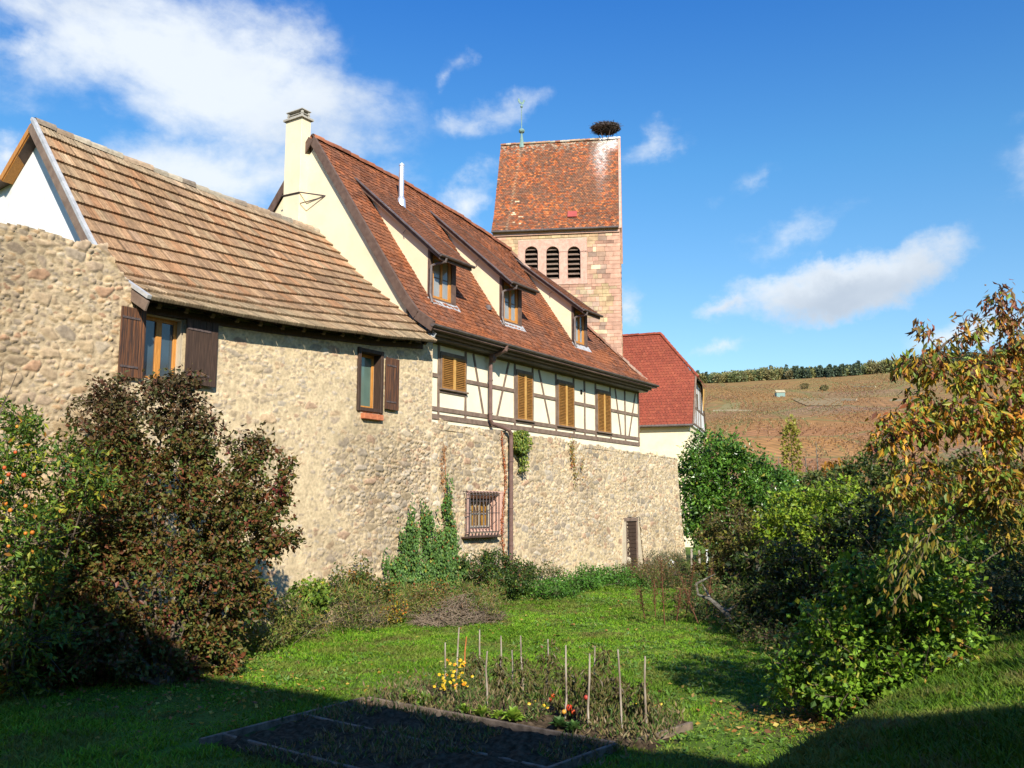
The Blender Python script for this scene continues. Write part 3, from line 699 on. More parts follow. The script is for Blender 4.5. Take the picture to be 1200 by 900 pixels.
# ------------------------------------------------------------------ rampart wall under the half timbered house
def build_rampart():
    t = thing('rampart_wall', (28, 0, 0), 'long rampart wall of small brown rubble stones below the half timbered house', 'stone wall')
    top = lambda u: np.interp(u, [19.05, 22.5, 35.9], [4.95, 4.93, 4.74]) + .07*(vn(u*2.3, u*0+5)-.5)
    HB = (20.82, 22.42, 1.92, 2.98); HD = (30.82, 31.86, -.1, 2.22)
    def mort(U, Z): return .021+.036*(fbm(U*.6+4, Z*.6, 3)-.35) + .018*sst(2.4, .6, Z)*sst(23, 26, U)*sst(31, 28, U)
    endf = lambda Z: 35.95 + .70*np.clip((4.7-Z)/4.2, 0, 1.1)**1.6
    rubble('rubble_face', t, 19.05, 35.95, 0, 5.1, top, .185, .092, mort, (.62, .485, .295), 1.10, [(a-.02, b+.02, c-.02, d+.02) for a, b, c, d in (HB, HD)], edge=(.05, .17), endf=endf, k=21, big=.74, res=.03, pal=PAL_STONE*.72+.28*np.array([.46, .36, .22]))
    slab(Geo(), 19.07, 35.9, -.2, 4.66, 0.0, .62, (HB, HD)).build('wall_core', M['mortar'], t)
    # end face and top
    g = Geo(); zs = np.linspace(0, 4.7, 9)
    for a, b in zip(zs, zs[1:]):
        ua, ub = float(endf(np.array(a))), float(endf(np.array(b)))
        g.quad((ua, -.06, a), (ua-.1, .7, a), (ub-.1, .7, b), (ub, -.06, b))
    g.quad((19.07, -.05, 4.72), (35.95, -.05, 4.66), (35.85, .72, 4.66), (19.07, .72, 4.72))
    g.build('wall_end', M['mortar'], t)
    # barred basket window
    a, b, c, d = HB
    f = Geo(); f.prism([(a, -.05, c-.06), (b, -.05, c-.06), (b-.16, .36, c+.1), (a+.55, .36, c+.1)], (0, 0, -.05))
    f.prism([(a-.14, -.075, c-.06), (a+.02, -.075, c-.06), (a+.55, .36, c-.06), (a+.5, .4, c-.06), (a-.14, .05, c-.06)], (0, 0, d-c+.10))
    f.prism([(b-.02, -.07, c-.06), (b+.16, -.07, c-.06), (b+.16, .05, c-.06), (b-.05, .4, c-.06), (b-.09, .36, c-.06)], (0, 0, d-c+.10))
    f.prism([(a-.14, -.07, d+.045), (b+.16, -.07, d+.045), (b, .36, d-.13), (a+.4, .36, d-.13)], (0, 0, .06))
    w = f.build('barred_window', M['pinkstone'], t, label='small barred window with pink sandstone surround', bevel=.006)
    wa, wb, wc, wd = a+.55, b-.08, c+.10, d-.15
    fr = Geo(); v = .3
    for q in (wc, wd-.06): fr.box((wa, v, q), (wb, v+.05, q+.06))
    for q in (wa, (wa+wb)/2-.02, wb-.04): fr.box((q, v+.002, wc+.06), (q+.04, v+.048, wd-.06))
    for q in ((wa+(wa+wb)/2)/2+.015, ((wa+wb)/2+wb)/2-.015): fr.box((q-.012, v+.01, wc+.06), (q+.012, v+.04, wd-.06))
    fr.box((wa+.06, v+.012, (wc+wd)/2-.012), (wb-.06, v+.038, (wc+wd)/2+.012))
    fr.build('window_frame', M['concrete'], w)
    Geo().box((wa, v+.05, wc), (wb, v+.056, wd)).build('pane', M['curtain_or_backing'], w)
    Geo().box((a-.1, .42, c-.1), (b+.1, .5, d+.1)).build('backing', M['dark'], w)
    gr = Geo()
    for i in range(11):
        u = a-.30+(b-a+.02)*i/10
        gr.tube([(u, -.04, d+.09), (u, -.15, d+.06), (u, -.18, d-.02), (u, -.18, c+.02), (u, -.15, c-.12), (u, -.05, c-.14)], .016, 5)
    for z in (c+.0, (c+d)/2, d-.02): gr.tube([(a-.32, -.19, z), (b-.26, -.19, z)], .011, 5)
    gr.build('window_grille', M['iron'], w)
    Geo().box((a-.36, -.22, c-.17), (b-.2, -.03, c-.13)).build('window_ledge', M['darkwood'], w, bevel=.006)
    # narrow plank door
    a, b, c, d = HD
    dg = Geo(); zs = np.linspace(0.02, d-.14, 16)
    for z0, z1 in zip(zs, zs[1:]): dg.box((a+.085, -.045+random.uniform(-.004, .004), z0), (b-.075, .0, z1-.012))
    dd = dg.build('door', M['darkwood'], t, label='narrow dark door of horizontal planks')
    fr = Geo(); fr.box((a, -.085, -.1), (a+.08, .06, d-.13)); fr.box((b-.07, -.085, -.1), (b, .06, d-.13)); fr.box((a-.16, -.095, d-.13), (b+.03, .06, d)); fr.build('door_frame', M['timber'], dd, bevel=.008)
    Geo().tube([(b-.2, -.04, 1.1), (b-.2, -.09, 1.1), (b-.26, -.09, 1.1)], .012, 6).build('door_handle', M['iron'], dd)
    Geo().box((a, .1, -.1), (b, .14, d)).build('backing', M['dark'], dd)
    g = Geo(); g.prism([(a-.42, -.085, -.05), (a-.005, -.085, -.05), (a-.005, -.085, 2.2), (a-.14, -.085, 2.25), (a-.3, -.085, 1.6), (a-.34, -.085, .9)], (0, .06, 0)); g.build('plaster_jamb', M['palemortar'], t)
build_rampart()

# ------------------------------------------------------------------ half timbered house
RIDGE = np.array([(18.5, 4.26, 13.82), (22.5, 4.10, 13.59), (25.5, 3.77, 13.11), (27.97, 3.27, 12.39)])
HIP = np.array([(27.97, 3.27, 12.39), (29.19, 2.37, 11.07), (30.77, 1.36, 9.61), (32.13, .6, 8.5), (32.92, -.06, 7.68), (33.0, -.5, 7.45)])
HP = [(.55, 8.43), (.08, 7.86), (-.5, 7.47)]
def roofB(u, t, lift=0):
    u = np.asarray(u, float); t = np.asarray(t, float)
    rv = np.interp(u, RIDGE[:, 0], RIDGE[:, 1]); rz = np.interp(u, RIDGE[:, 0], RIDGE[:, 2])
    # past the ridge end the slope goes on to the same virtual ridge
    T1 = .845; T2 = .93
    k = np.clip(t/T1, 0, 1); v = rv*(1-k)+.55*k; z = rz*(1-k)+8.43*k
    k2 = np.clip((t-T1)/(T2-T1), 0, 1); v = v+(-.47)*k2; z = z-.57*k2
    k3 = np.clip((t-T2)/(1-T2), 0, 1.3); v = v-.58*k3; z = z-.39*k3
    z = z+.025*(vn(u*.7+9, t*4)-.5)
    return np.stack([u+0*t, v+0*t, z+lift], -1)
def build_half_timber():
    t = thing('half_timbered_house', (26, .2, 4.7), 'cream half timbered house with steep red tile roof and three dormers', 'house')
    Geo().box((18.72, .2, 3.5), (32.74, .5, 7.5)).build('front_wall', M['creampanel'], t)
    Geo().box((32.45, .5, 3.5), (32.74, 9, 7.5)).build('side_wall', M['creampanel'], t)
    Geo().prism([(18.58, .5, 3.5), (18.58, .5, 8.15), (18.58, 4.18, 13.55), (18.58, 8.3, 9.3), (18.58, 8.3, 3.5)], (.3, 0, 0)).build('gable_wall', M['cream'], t)
    # roof
    pal = [(.245, .088, .040), (.225, .082, .040), (.265, .092, .038), (.205, .08, .042), (.235, .09, .044), (.185, .076, .042), (.255, .086, .037)]
    def colf(u, tt, c, R, ctr):
        k = fbm(u*.6+2, tt*7, 4)[:, None]; grey = np.array([.17, .085, .055])
        c = c*(.8+.4*k); d = sst(.48, .66, fbm(u*.9+30, tt*6, 4))[:, None]
        o = sst(.52, .72, fbm(u*.8+77, tt*8, 3))[:, None]
        c = c*(1-.55*d)+grey*.55*d
        o = o*sst(.35, .75, tt)[:, None]
        return c*(1-.5*o)+np.array([.40, .125, .04])*.5*o
    zz = lambda tt: float(roofB(np.array(24.), np.array(tt))[2])
    def ulim(tt):
        z = zz(tt); return (18.5, float(np.interp(-z, -HIP[:, 2], HIP[:, 0])))
    tiles('roof', t, lambda u, tt: roofB(u, tt), ulim, 46, .18, pal, 'beaver', .020, .8, colf, 5)
    V = []; F = []; ts = np.linspace(0, 1, 40)
    for dz in (-.03, -.15):
        for tt in ts:
            a, b = ulim(tt); V += [tuple(roofB(np.array(u), np.array(tt), dz)) for u in np.linspace(a+.02, b, 14)]
    n = 40*14
    for i in range(39):
        for j in range(13):
            a = i*14+j; F.append((a, a+14, a+15, a+1)); F.append((n+a, n+a+1, n+a+15, n+a+14))
        F.append((i*14, n+i*14, n+i*14+14, i*14+14)); F.append((i*14+13, i*14+27, n+i*14+27, n+i*14+13))
    for j in range(13): F.append((39*14+j, n+39*14+j, n+39*14+j+1, 39*14+j+1))
    mk('roof_deck', V, F, M['fascia'], t)
    # back slope and hipped end, seen only from the side
    g = Geo(); hb = [(33.0, -.5, 7.42), (33.0, 9.4, 7.42)]
    g.add([*HIP[::1]-np.array([0, 0, .03]), (33.0, 9.4, 7.42)], [(0, 1, 2, 6), (2, 3, 6), (3, 4, 6), (4, 5, 6)])
    g.add([*(RIDGE-np.array([0, 0, .03])), (33.0, 9.4, 7.42), (18.5, 8.6, 9.2)], [(0, 1, 2, 3, 4, 5)])
    g.build('rear_roof', M['fascia'], t)
    ridge_tiles('ridge', t, RIDGE+np.array([0, 0, .0]), .115, .36, [(.27, .10, .055), (.22, .085, .05), (.32, .12, .06)], seed=8)
    ridge_tiles('hip_ridge', t, HIP[:5]+np.array([0, 0, .0]), .095, .34, [(.30, .17, .12), (.26, .13, .085), (.36, .24, .18)], seed=9)
    # verge boards
    pr = [roofB(18.5, np.array(q)) for q in (0, .3, .6, .845, .93, 1.0)]
    g = Geo()
    for a, b in zip(pr, pr[1:]): g.bar(a+np.array([-.02, -.01, -.10]), b+np.array([-.02, -.01, -.10]), .24, .035, (0, 0, 1))
    g.bar((18.47, 4.28, 13.74), (18.47, 6.6, 11.05), .24, .035, (0, 0, 1)); g.build('bargeboard', M['fascia'], t)
    g = Geo()
    for a, b in zip(pr, pr[1:]): g.bar(a+np.array([.02, -.02, .055]), b+np.array([.02, -.02, .055]), .11, .03, (1, 0, 0))
    g.build('verge_capping', M['fascia'], t)
    # boxed eaves, moulded cornice
    g = Geo()
    g.box((18.6, -.42, 7.33), (32.95, .24, 7.37)); g.box((18.6, -.30, 7.26), (32.93, .24, 7.327)); g.box((18.6, -.16, 7.19), (32.9, .24, 7.257)); g.box((18.6, -.44, 7.372), (32.97, -.40, 7.47))
    g.build('cornice', M['gutter'], t)
    gg = Geo(); n = 7; prof = [(-.52-.07*math.sin(math.pi*i/6)*0+.075*math.cos(math.pi+math.pi*i/6), 7.455-.075*math.sin(math.pi*i/6)) for i in range(7)]
    V = []; F = []
    for u in (18.45, 33.05): V += [(u, p[0], p[1]) for p in prof]
    F = [(i, i+1, i+8, i+7) for i in range(6)] + [tuple(range(7)), tuple(range(7, 14))]
    gg.add(V, F); gg.build('gutter', M['gutter'], t)
    # timber frame
    v0, v1 = .172, .21
    g = Geo()
    def post(u, z0, z1, w=.085):
        n = max(1, int((z1-z0)/.3)); zs = np.linspace(z0, z1, n+1); L_ = [u-w/2+random.uniform(-.010, .010) for _ in zs]; R_ = [u+w/2+random.uniform(-.010, .010) for _ in zs]
        for i in range(n): g.prism([(L_[i], v0, zs[i]), (R_[i], v0, zs[i]), (R_[i+1], v0, zs[i+1]), (L_[i+1], v0, zs[i+1])], (0, v1-v0, 0))
    def rail(u0, u1, z0, z1, p=0): g.box((u0, v0-.004+p, z0), (u1, v1, z1))
    rail(18.8, 32.74, 7.125, 7.21); rail(19.0, 32.74, 5.26, 5.38); rail(19.0, 32.74, 5.03, 5.17)
    posts = [19.65, 20.93, 22.23, 23.57, 24.64, 26.15, 27.38, 28.18, 29.02, 30.22, 31.47, 32.69]
    wins = [(19.7, 20.93, 5.92, 6.96), (23.62, 24.62, 5.38, 6.96), (26.2, 27.37, 5.38, 6.94), (29.07, 30.2, 5.38, 6.93)]
    for u in posts: post(u, 5.172, 5.258); post(u, 5.382, 7.123)
    for a, b in ((19.05, 19.6), (20.98, 22.18), (22.28, 23.52), (24.69, 26.1), (27.43, 28.13), (28.23, 28.97), (30.27, 31.42), (31.52, 32.64)): rail(a, b, 6.20, 6.31)
    for p, q in (((21.31, 7.12), (21.84, 5.385)), ((23.23, 7.12), (22.58, 5.385)), ((25.03, 7.12), (25.72, 5.385)), ((30.64, 7.12), (31.08, 5.385)), ((32.44, 7.12), (31.80, 5.385))):
        g.bar((p[0], (v0+v1)/2+.002, p[1]), (q[0], (v0+v1)/2+.002, q[1]), .08, v1-v0-.006, (1, 0, 0))
    rail(19.7, 20.89, 5.80, 5.91)
    g.build('timber_frame', M['timber'], t)
    # closed louvred shutters
    for wi, (a, b, c, d) in enumerate(wins):
        f = Geo(); f.box((a, .14, d-.10), (b, v0+.004, d)); f.box((a, .142, c), (a+.06, v0+.004, d-.10)); f.box((b-.06, .142, c), (b, v0+.004, d-.10)); f.box((a-.05, .10, c-.05), (b+.05, v0, c-.002))
        w = f.build('window', M['timber'], t, bevel=.005)
        m = (a+b)/2
        for (x0, x1) in ((a+.062, m-.002), (m+.002, b-.062)):
            s = Geo(); s.box((x0, .135, c), (x1, .165, c+.07)); s.box((x0, .135, d-.17), (x1, .165, d-.102))
            inner = x1 if x1 < m else x0
            o1, o2 = (x0, x0+.045), (x1-.045, x1)
            for (p, q) in (o1, o2): s.box((p, .136, c+.07), (q, .164, d-.17))
            nsl = int((d-c-.24)/.052)
            for i in range(nsl):
                z = c+.085+i*.052; s.bar((x0+.045, .152, z+.02), (x1-.045, .152, z+.02), .052, .008, (0, -.65, -.75))
            s.build('shutter', M['shutter'], w)
        Geo().box((m-.055, .12, c+.005), (m+.055, .134, d-.12)).build('centre_strip', M['shutterpale'], w)
    Geo().box((27.88, .17, 6.62), (28.0, .2, 6.77)).build('wall_vent', M['dark'], t)
    # downpipe
    g = Geo()
    g.tube([(22.03, -.52, 7.42), (22.03, -.5, 7.28), (22.03, .03, 7.1), (22.03, .06, 6.9), (22.03, .06, 5.2), (22.10, .04, 5.1), (22.66, -.20, 4.93), (22.75, -.21, 4.78), (22.75, -.21, .7)], .062, 10)
    for z in (6.4, 5.4, 4.0, 2.6, 1.5): g.lathe((22.03 if z > 5 else 22.75, .06 if z > 5 else -.21, z), [(.078, -.02), (.078, .02)], 10)
    g.lathe((22.03, -.02, 7.06), [(.07, -.12), (.12, 0), (.12, .12)], 10)
    g.build('downpipe', M['pipe'], t, smooth=False)
    # dormers
    slope = np.array([0, -1.453, 1.0])
    def dormer(u0, u1, topu, last):
        zr = lambda v: 13.82-1.453*(4.26-v)
        rv_ = float(np.interp(u0, RIDGE[:, 0], RIDGE[:, 1])); topv = min(3.35, rv_-.35)
        zt = zr(topv)
        ez = 9.70; ev = .16
        ds = (zt-ez)/(topv-ev)
        rz = lambda v: ez+ds*(v-ev)
        vf = .64
        ch = Geo()
        for (x, sgn) in ((u0, 1), (u1-.1, 1)):
            ch.prism([(x, vf, zr(vf)-.1), (x, vf, rz(vf)-.1), (x, topv-.05, rz(topv-.05)-.1), (x, topv-.05, zr(topv-.05)-.12)], (.1, 0, 0))
        D = ch.build('dormer', M['cream'], t)
        # front: boarded surround with a casement
        fz0 = zr(vf)+.02; fz1 = rz(vf)-.12
        f = Geo(); f.box((u0-.015, vf-.03, fz0-.1), (u0+.13, vf+.06, fz1)); f.box((u1-.2, vf-.03, fz0-.1), (u1+.015, vf+.06, fz1)); f.box((u0+.13, vf-.025, fz1-.14), (u1-.2, vf+.06, fz1)); f.box((u0+.13, vf-.03, fz0-.1), (u1-.2, vf+.06, fz0+.02))
        f.build('window_surround', M['fascia'], D, bevel=.006)
        a, b, c, d = u0+.13, u1-.2, fz0+.02, fz1-.14
        w = Geo(); fwid = .075
        w.box((a, vf, c), (b, vf+.05, c+fwid)); w.box((a, vf, d-fwid), (b, vf+.05, d)); w.box((a, vf+.001, c+fwid), (a+fwid, vf+.05, d-fwid)); w.box((b-fwid*1.6, vf+.001, c+fwid), (b, vf+.05, d-fwid)); w.box(((a+b)/2-.06, vf-.006, c+fwid), ((a+b)/2+.03, vf+.05, d-fwid))
        w.build('window_frame', M['orangewood'], D, bevel=.005)
        k = Geo(); k.box((a+fwid, vf+.012, (c+d)/2-.01), (b-fwid, vf+.03, (c+d)/2+.012)); k.build('glazing_bar', M['gutter'], D)
        Geo().box((a+fwid-.01, vf+.032, c+fwid-.01), (b-fwid, vf+.038, d-fwid+.01)).build('pane', M['glasspale'], D)
        Geo().box((a+fwid+.1, vf+.06, c+.1), (a+fwid+.28, vf+.065, d-.3)).build('curtain_or_backing', M['whitepaint'], D)
        g = Geo(); g.prism([(u0-.1, vf-.16, zr(vf-.16)+.035), (u0-.1, vf+.0, zr(vf)+.03), (u0-.1, vf, zr(vf)-.02), (u0-.1, vf-.16, zr(vf-.16)-.02)], (u1-u0+.2, 0, 0)); g.build('sill_flashing', M['zinc'], D)
        # roof of the dormer
        x0, x1 = u0-.16, u1+.14
        def Pd(u, tt):
            u = np.asarray(u, float); tt = np.asarray(tt, float); v = topv+.12 + (ev-topv-.12)*tt; return np.stack([u+0*tt, v+0*u, rz(v)+.02-.08*sst(.8, 0, tt)*0+.05*sst(.75, 1.0, tt)], -1)
        colr = lambda u, tt, c, R, ctr: c*.62+np.array([.045, .025, .016])
        tiles('dormer_roof', D, Pd, lambda tt: (x0, x1), 27, .17, pal, 'beaver', .018, .6, colr, int(u0*10))
        g = Geo(); g.prism([(x0+.01, ev+.02, rz(ev)-.02), (x0+.01, topv+.1, rz(topv+.1)-.02), (x0+.01, topv+.1, rz(topv+.1)-.1), (x0+.01, vf, rz(vf)-.11), (x0+.01, ev+.02, rz(ev)-.09)], (x1-x0-.02, 0, 0))
        g.build('dormer_soffit', M['fascia'], D)
        g = Geo()
        for x in (x0-.015, x1-.015): g.prism([(x, ev-.02, rz(ev)-.11), (x, ev-.02, rz(ev)+.06), (x, topv+.1, rz(topv+.1)+.06), (x, topv+.1, rz(topv+.1)-.13)], (.03, 0, 0))
        g.box((x0+.02, ev-.02, rz(ev)-.12), (x1-.02, ev+.02, rz(ev)+.02)); g.build('dormer_fascia', M['fascia'], D)
        g = Geo(); g.bar((x0-.03, ev-.06, rz(ev)+.0), (x0-.03, topv+.1, rz(topv+.1)+.085), .1, .03, (1, 0, 0)); g.build('verge_capping', M['gutter'], D)
        V = []
        for u in (x0-.05, x1+.06): V += [(u, ev-.08+.06*math.cos(math.pi+math.pi*i/6), rz(ev)+.02-.065*math.sin(math.pi*i/6)) for i in range(7)]
        Geo().add(V, [(i, i+1, i+8, i+7) for i in range(6)]+[tuple(range(7)), tuple(range(7, 14))]).build('dormer_gutter', M['gutter'], D)
        g = Geo(); ux = u0-.055
        g.tube([(u0+.06, ev-.08, rz(ev)-.04), (u0+.06, ev-.06, rz(ev)-.14), (u0+.02, vf-.14, rz(ev)-.18), (ux, vf-.10, rz(ev)-.22), (ux, vf-.08, zr(vf)+.10), (ux, vf-.16, zr(vf-.16)+.06)], .04, 8)
        g.build('drain_pipe', M['gutter'], D)
        Geo().tube([(u0-.02, vf+1.0, rz(vf+1.0)-.35), (u0-.2, vf+.75, rz(vf+.75)-.12)], .01, 4).build('hook', M['iron'], D)
    dormer(19.75, 20.98, 0, False); dormer(23.46, 24.65, 0, False); dormer(28.2, 29.24, 0, True)
    # chimney
    g = Geo(); g.box((18.28, 4.5, 9.5), (18.66, 5.2, 14.42)); c = g.build('chimney', M['cream'], t, bevel=.01)
    g = Geo(); g.box((18.22, 4.44, 14.42), (18.72, 5.26, 14.48)); g.box((18.30, 4.52, 14.585), (18.64, 5.18, 14.60)); g.box((18.28, 4.50, 14.70), (18.66, 5.20, 14.725)); g.build('chimney_cap', M['concrete'], c)
    g = Geo()
    for (u, v) in ((18.31, 4.53), (18.57, 4.53), (18.31, 5.11), (18.57, 5.11)): g.box((u, v, 14.48), (u+.06, v+.06, 14.70))
    g.box((18.32, 4.60, 14.48), (18.62, 5.10, 14.56)); g.build('chimney_vent', M['concrete'], c)
    Geo().tube([(18.26, 5.24, 12.05), (18.26, 4.48, 12.02), (18.6, 3.7, 11.85)], .022, 5).build('chimney_strap', M['iron'], c)
    Geo().tube([(18.3, 4.48, 11.68), (18.6, 3.7, 11.84)], .018, 5).build('chimney_strap', M['iron'], c)
    # steel flue and roof vent
    p = onP(470, 238, (0, 4.26, 13.82), slope); q = np.array([p[0], p[1], p[2]+1.25])
    g = Geo(); g.lathe((p[0], p[1], p[2]-.2), [(.16, 0), (.14, .3), (.085, .42), (.085, 1.45), (.095, 1.46), (.095, 1.52), (.02, 1.53)], 12); g.build('steel_flue', M['steel'], t, smooth=False)
    p = onP(571, 361, (0, 4.26, 13.82), slope); Geo().lathe((p[0], p[1]-.04, p[2]-.08), [(.11, 0), (.11, .1), (.08, .16), (.02, .18)], 10).build('roof_vent', M['gutter'], t)
build_half_timber()

# ------------------------------------------------------------------ church tower
def mat_ashlar(name, cols, mort, bw, bh):
    m, N, L, P = _mat(name)
    tc = N.new('ShaderNodeTexCoord')
    at = N.new('ShaderNodeAttribute'); at.attribute_name = 'Col'
    nz = N.new('ShaderNodeTexNoise'); nz.inputs['Scale'].default_value = 3; nz.inputs['Detail'].default_value = 6; L.new(tc.outputs['Object'], nz.inputs['Vector'])
    return m
def build_tower():
    th = math.radians(7.6)
    a = RT*math.cos(th)-FW*math.sin(th); s = FW*math.cos(th)+RT*math.sin(th)
    T0 = CAM+FW*56+RT*(-1.18); T0[2] = 0
    Wd = 8.08; Dp = 7.8; EZ = 20.25; RZ = 27.75
    t = thing('church_tower', T0, 'square pink and yellow sandstone church tower with steep saddle roof', 'church tower')
    def X(x, y, z): return T0+a*x+s*y+UP*z
    def boxl(g, p, q):
        x0, y0, z0 = np.minimum(p, q); x1, y1, z1 = np.maximum(p, q)
        return g.prism([X(x0, y0, z0), X(x1, y0, z0), X(x1, y1, z0), X(x0, y1, z0)], (0, 0, z1-z0))
    # coursed blocks: each block a face of its own colour, standing slightly proud by its own amount
    pal = np.array([(.53, .30, .21), (.49, .28, .20), (.57, .35, .25), (.55, .40, .24), (.60, .46, .27), (.44, .26, .19), (.53, .33, .22), (.62, .48, .31), (.42, .29, .22), (.58, .38, .27)])
    holes = []
    for (px0, px1, py0, py1) in ((615, 630.5, 289, 328), (640, 655.5, 289, 328), (665, 680.5, 289, 328)):
        p = onP(px0, py0, X(0, 0, 0), s); q = onP(px1, py1, X(0, 0, 0), s)
        holes.append(((p-T0) @ a, (q-T0) @ a, q[2], p[2]))
    R = np.random.default_rng(3)
    V = []; F = []; C = []
    hx0 = holes[0][0]-.42; hx1 = holes[2][1]+.42; hz0 = holes[0][2]-.35; hz1 = holes[0][3]+.40
    def blocks(mapf, width, z0, z1, skip=None):
        z = z0; row = 0
        while z < z1:
            h = R.uniform(.17, .34); h = min(h, z1-z)
            x = 0
            while x < width:
                w = R.uniform(.22, .66)
                if x < .1 or width-x < 1.0: w = R.choice([.45, .8])
                x2 = min(width, x+w)
                if width-x2 < .2: x2 = width
                segs = [(x, x2)]
                if skip is not None and z+h > skip[2] and z < skip[3]:
                    segs = []
                    if x < skip[0]: segs.append((x, min(x2, skip[0])))
                    if x2 > skip[1]: segs.append((max(x, skip[1]), x2))
                corner = x < .1 or x2 > width-.05
                c = pal[R.integers(10)]*R.uniform(.66, 1.08)
                yel = fbm(np.array(x*.25+3), np.array(z*.25), 3)
                if corner: c = np.array((.54, .32, .23))*R.uniform(.85, 1.12)
                elif yel > .55: c = c*.45+.55*np.array((.56, .42, .22))*R.uniform(.75, 1.05)
                o = R.uniform(.0, .018)
                for (p, q) in segs:
                    if q-p < .03: continue
                    j = .010; b = len(V)
                    for (xx, zz, oo) in ((p, z, -.02), (q, z, -.02), (q, z+h, -.02), (p, z+h, -.02), (p+j, z+j, o), (q-j, z+j, o), (q-j, z+h-j, o), (p+j, z+h-j, o)):
                        V.append(mapf(xx, zz, oo)); C.append(c if oo >= 0 else c*.6+np.array((.24, .2, .14)))
                    F.extend([[b+4, b+5, b+6, b+7]]+[[b+i, b+(i+1) % 4, b+4+(i+1) % 4, b+4+i] for i in range(4)])
                x = x2
            z += h
    blocks(lambda x, z, o: X(x, -o, z), Wd, 6, EZ-.35, (hx0, hx1, hz0, hz1))
    blocks(lambda x, z, o: X(Wd+o, x, z), Dp, 6, EZ)
    mk('wall', V, F, mat_attr('sandstone_block', .95, 3, .25, .3, 30, spec=.1), t, col=C)
    core = Geo(); c0 = .03
    boxl(core, (c0, .5, 0), (Wd-c0, Dp, EZ)); boxl(core, (c0, c0, 0), (Wd-c0, .5, hz0-.01)); boxl(core, (c0, c0, hz0-.01), (hx0-.02, .5, EZ-.1)); boxl(core, (hx1+.02, c0, hz0-.01), (Wd-c0, .5, EZ-.1)); boxl(core, (hx0-.02, c0, hz1+.01), (hx1+.02, .5, EZ-.1))
    core.build('wall_core', M['mortar'], t)
    # belfry surround with three round arched openings
    g = Geo(); F2 = []
    y = -.03
    rects = [(hx0, hx1, hz0, holes[0][2])]
    boxl(g, (hx0, y, hz0), (hx1, .3, holes[0][2]))
    xs = [hx0]+[v for h in holes for v in (h[0], h[1])]+[hx1]
    sp = [h[3]-(h[1]-h[0])/2 for h in holes]
    for i in range(0, 8, 2): boxl(g, (xs[i], y, holes[0][2]), (xs[i+1], .3, sp[0]))
    # arch heads
    for k, h in enumerate(holes):
        r = (h[1]-h[0])/2; cx = (h[0]+h[1])/2; l = (xs[2*k]+xs[2*k+1])/2 if k else hx0; rr = (xs[2*k+2]+xs[2*k+3])/2 if k < 2 else hx1
        n = 12
        for i in range(n):
            t0 = math.pi*i/n; t1 = math.pi*(i+1)/n
            x0, x1 = cx+r*math.cos(t0), cx+r*math.cos(t1); z0, z1 = sp[k]+r*math.sin(t0), sp[k]+r*math.sin(t1)
            g.prism([X(x1, y, z1), X(x0, y, z0), X(x0, y, hz1), X(x1, y, hz1)], s*.33)
        if k == 0: boxl(g, (l, y, sp[k]), (h[0], .3, hz1))
        if k == 2: boxl(g, (h[1], y, sp[k]), (rr, .3, hz1))
        if k < 2: boxl(g, (h[1], y, sp[k]), (holes[k+1][0], .3, hz1))
    g.build('belfry_surround', M['pinkstone'], t)
    for k, h in enumerate(holes):
        lo = Geo(); n = 7
        for i in range(n):
            z = h[2]+.12+(h[3]-h[2]-.3)*i/(n-1)
            lo.prism([X(h[0]-.02, .10, z-.05), X(h[0]-.02, .26, z+.08), X(h[0]-.02, .26, z+.11), X(h[0]-.02, .10, z-.02)], a*(h[1]-h[0]+.04))
        o = lo.build('louvre', M['timber'], t)
        g = Geo(); boxl(g, (h[0]-.1, .34, h[2]-.1), (h[1]+.1, .38, h[3]+.1)); g.build('louvre_backing', M['dark'], o)
    g = Geo(); boxl(g, (-.06, -.10, EZ-.34), (Wd+.0, .3, EZ-.14)); boxl(g, (-.08, -.17, EZ-.14), (Wd, .3, EZ-.02)); g.build('cornice', M['pinkstone'], t)
    # gable ends
    g = Geo()
    for x in (.05, Wd-.42): g.prism([X(x, .02, EZ-.1), X(x, Dp/2, RZ-.12), X(x, Dp-.02, EZ-.1)], a*.4)
    g.build('gable_wall', M['pinkstone'], t)
    g = Geo(); g.prism([X(Wd-.04, -.16, EZ-.1), X(Wd-.04, Dp/2, RZ+.16), X(Wd-.04, Dp/2, RZ-.2), X(Wd-.04, .1, EZ-.35)], a*.16); g.prism([X(Wd-.04, Dp+.1, EZ-.1), X(Wd-.04, Dp/2, RZ+.16), X(Wd-.04, Dp/2, RZ-.2), X(Wd-.04, Dp-.1, EZ-.3)], a*.16)
    g.build('gable_coping', M['pinkstone'], t)
    # roof
    pr = polyline_fn([(Dp/2, RZ), (.75, EZ+1.35), (-.28, EZ-.02)])
    def P(u, tt):
        u = np.asarray(u, float); tt = np.asarray(tt, float); q = pr(np.clip(tt, 0, 1.02)); u = u+0*tt
        return T0+a*u[..., None]+s*q[..., 0:1]+UP*(q[..., 1:2]+(.04*(vn(u*.9, tt*5)-.5))[..., None])
    pal = [(.36, .105, .04), (.40, .125, .042), (.32, .10, .045), (.18, .088, .055), (.20, .095, .055), (.29, .105, .052), (.23, .10, .055), (.43, .16, .06), (.17, .09, .06)]
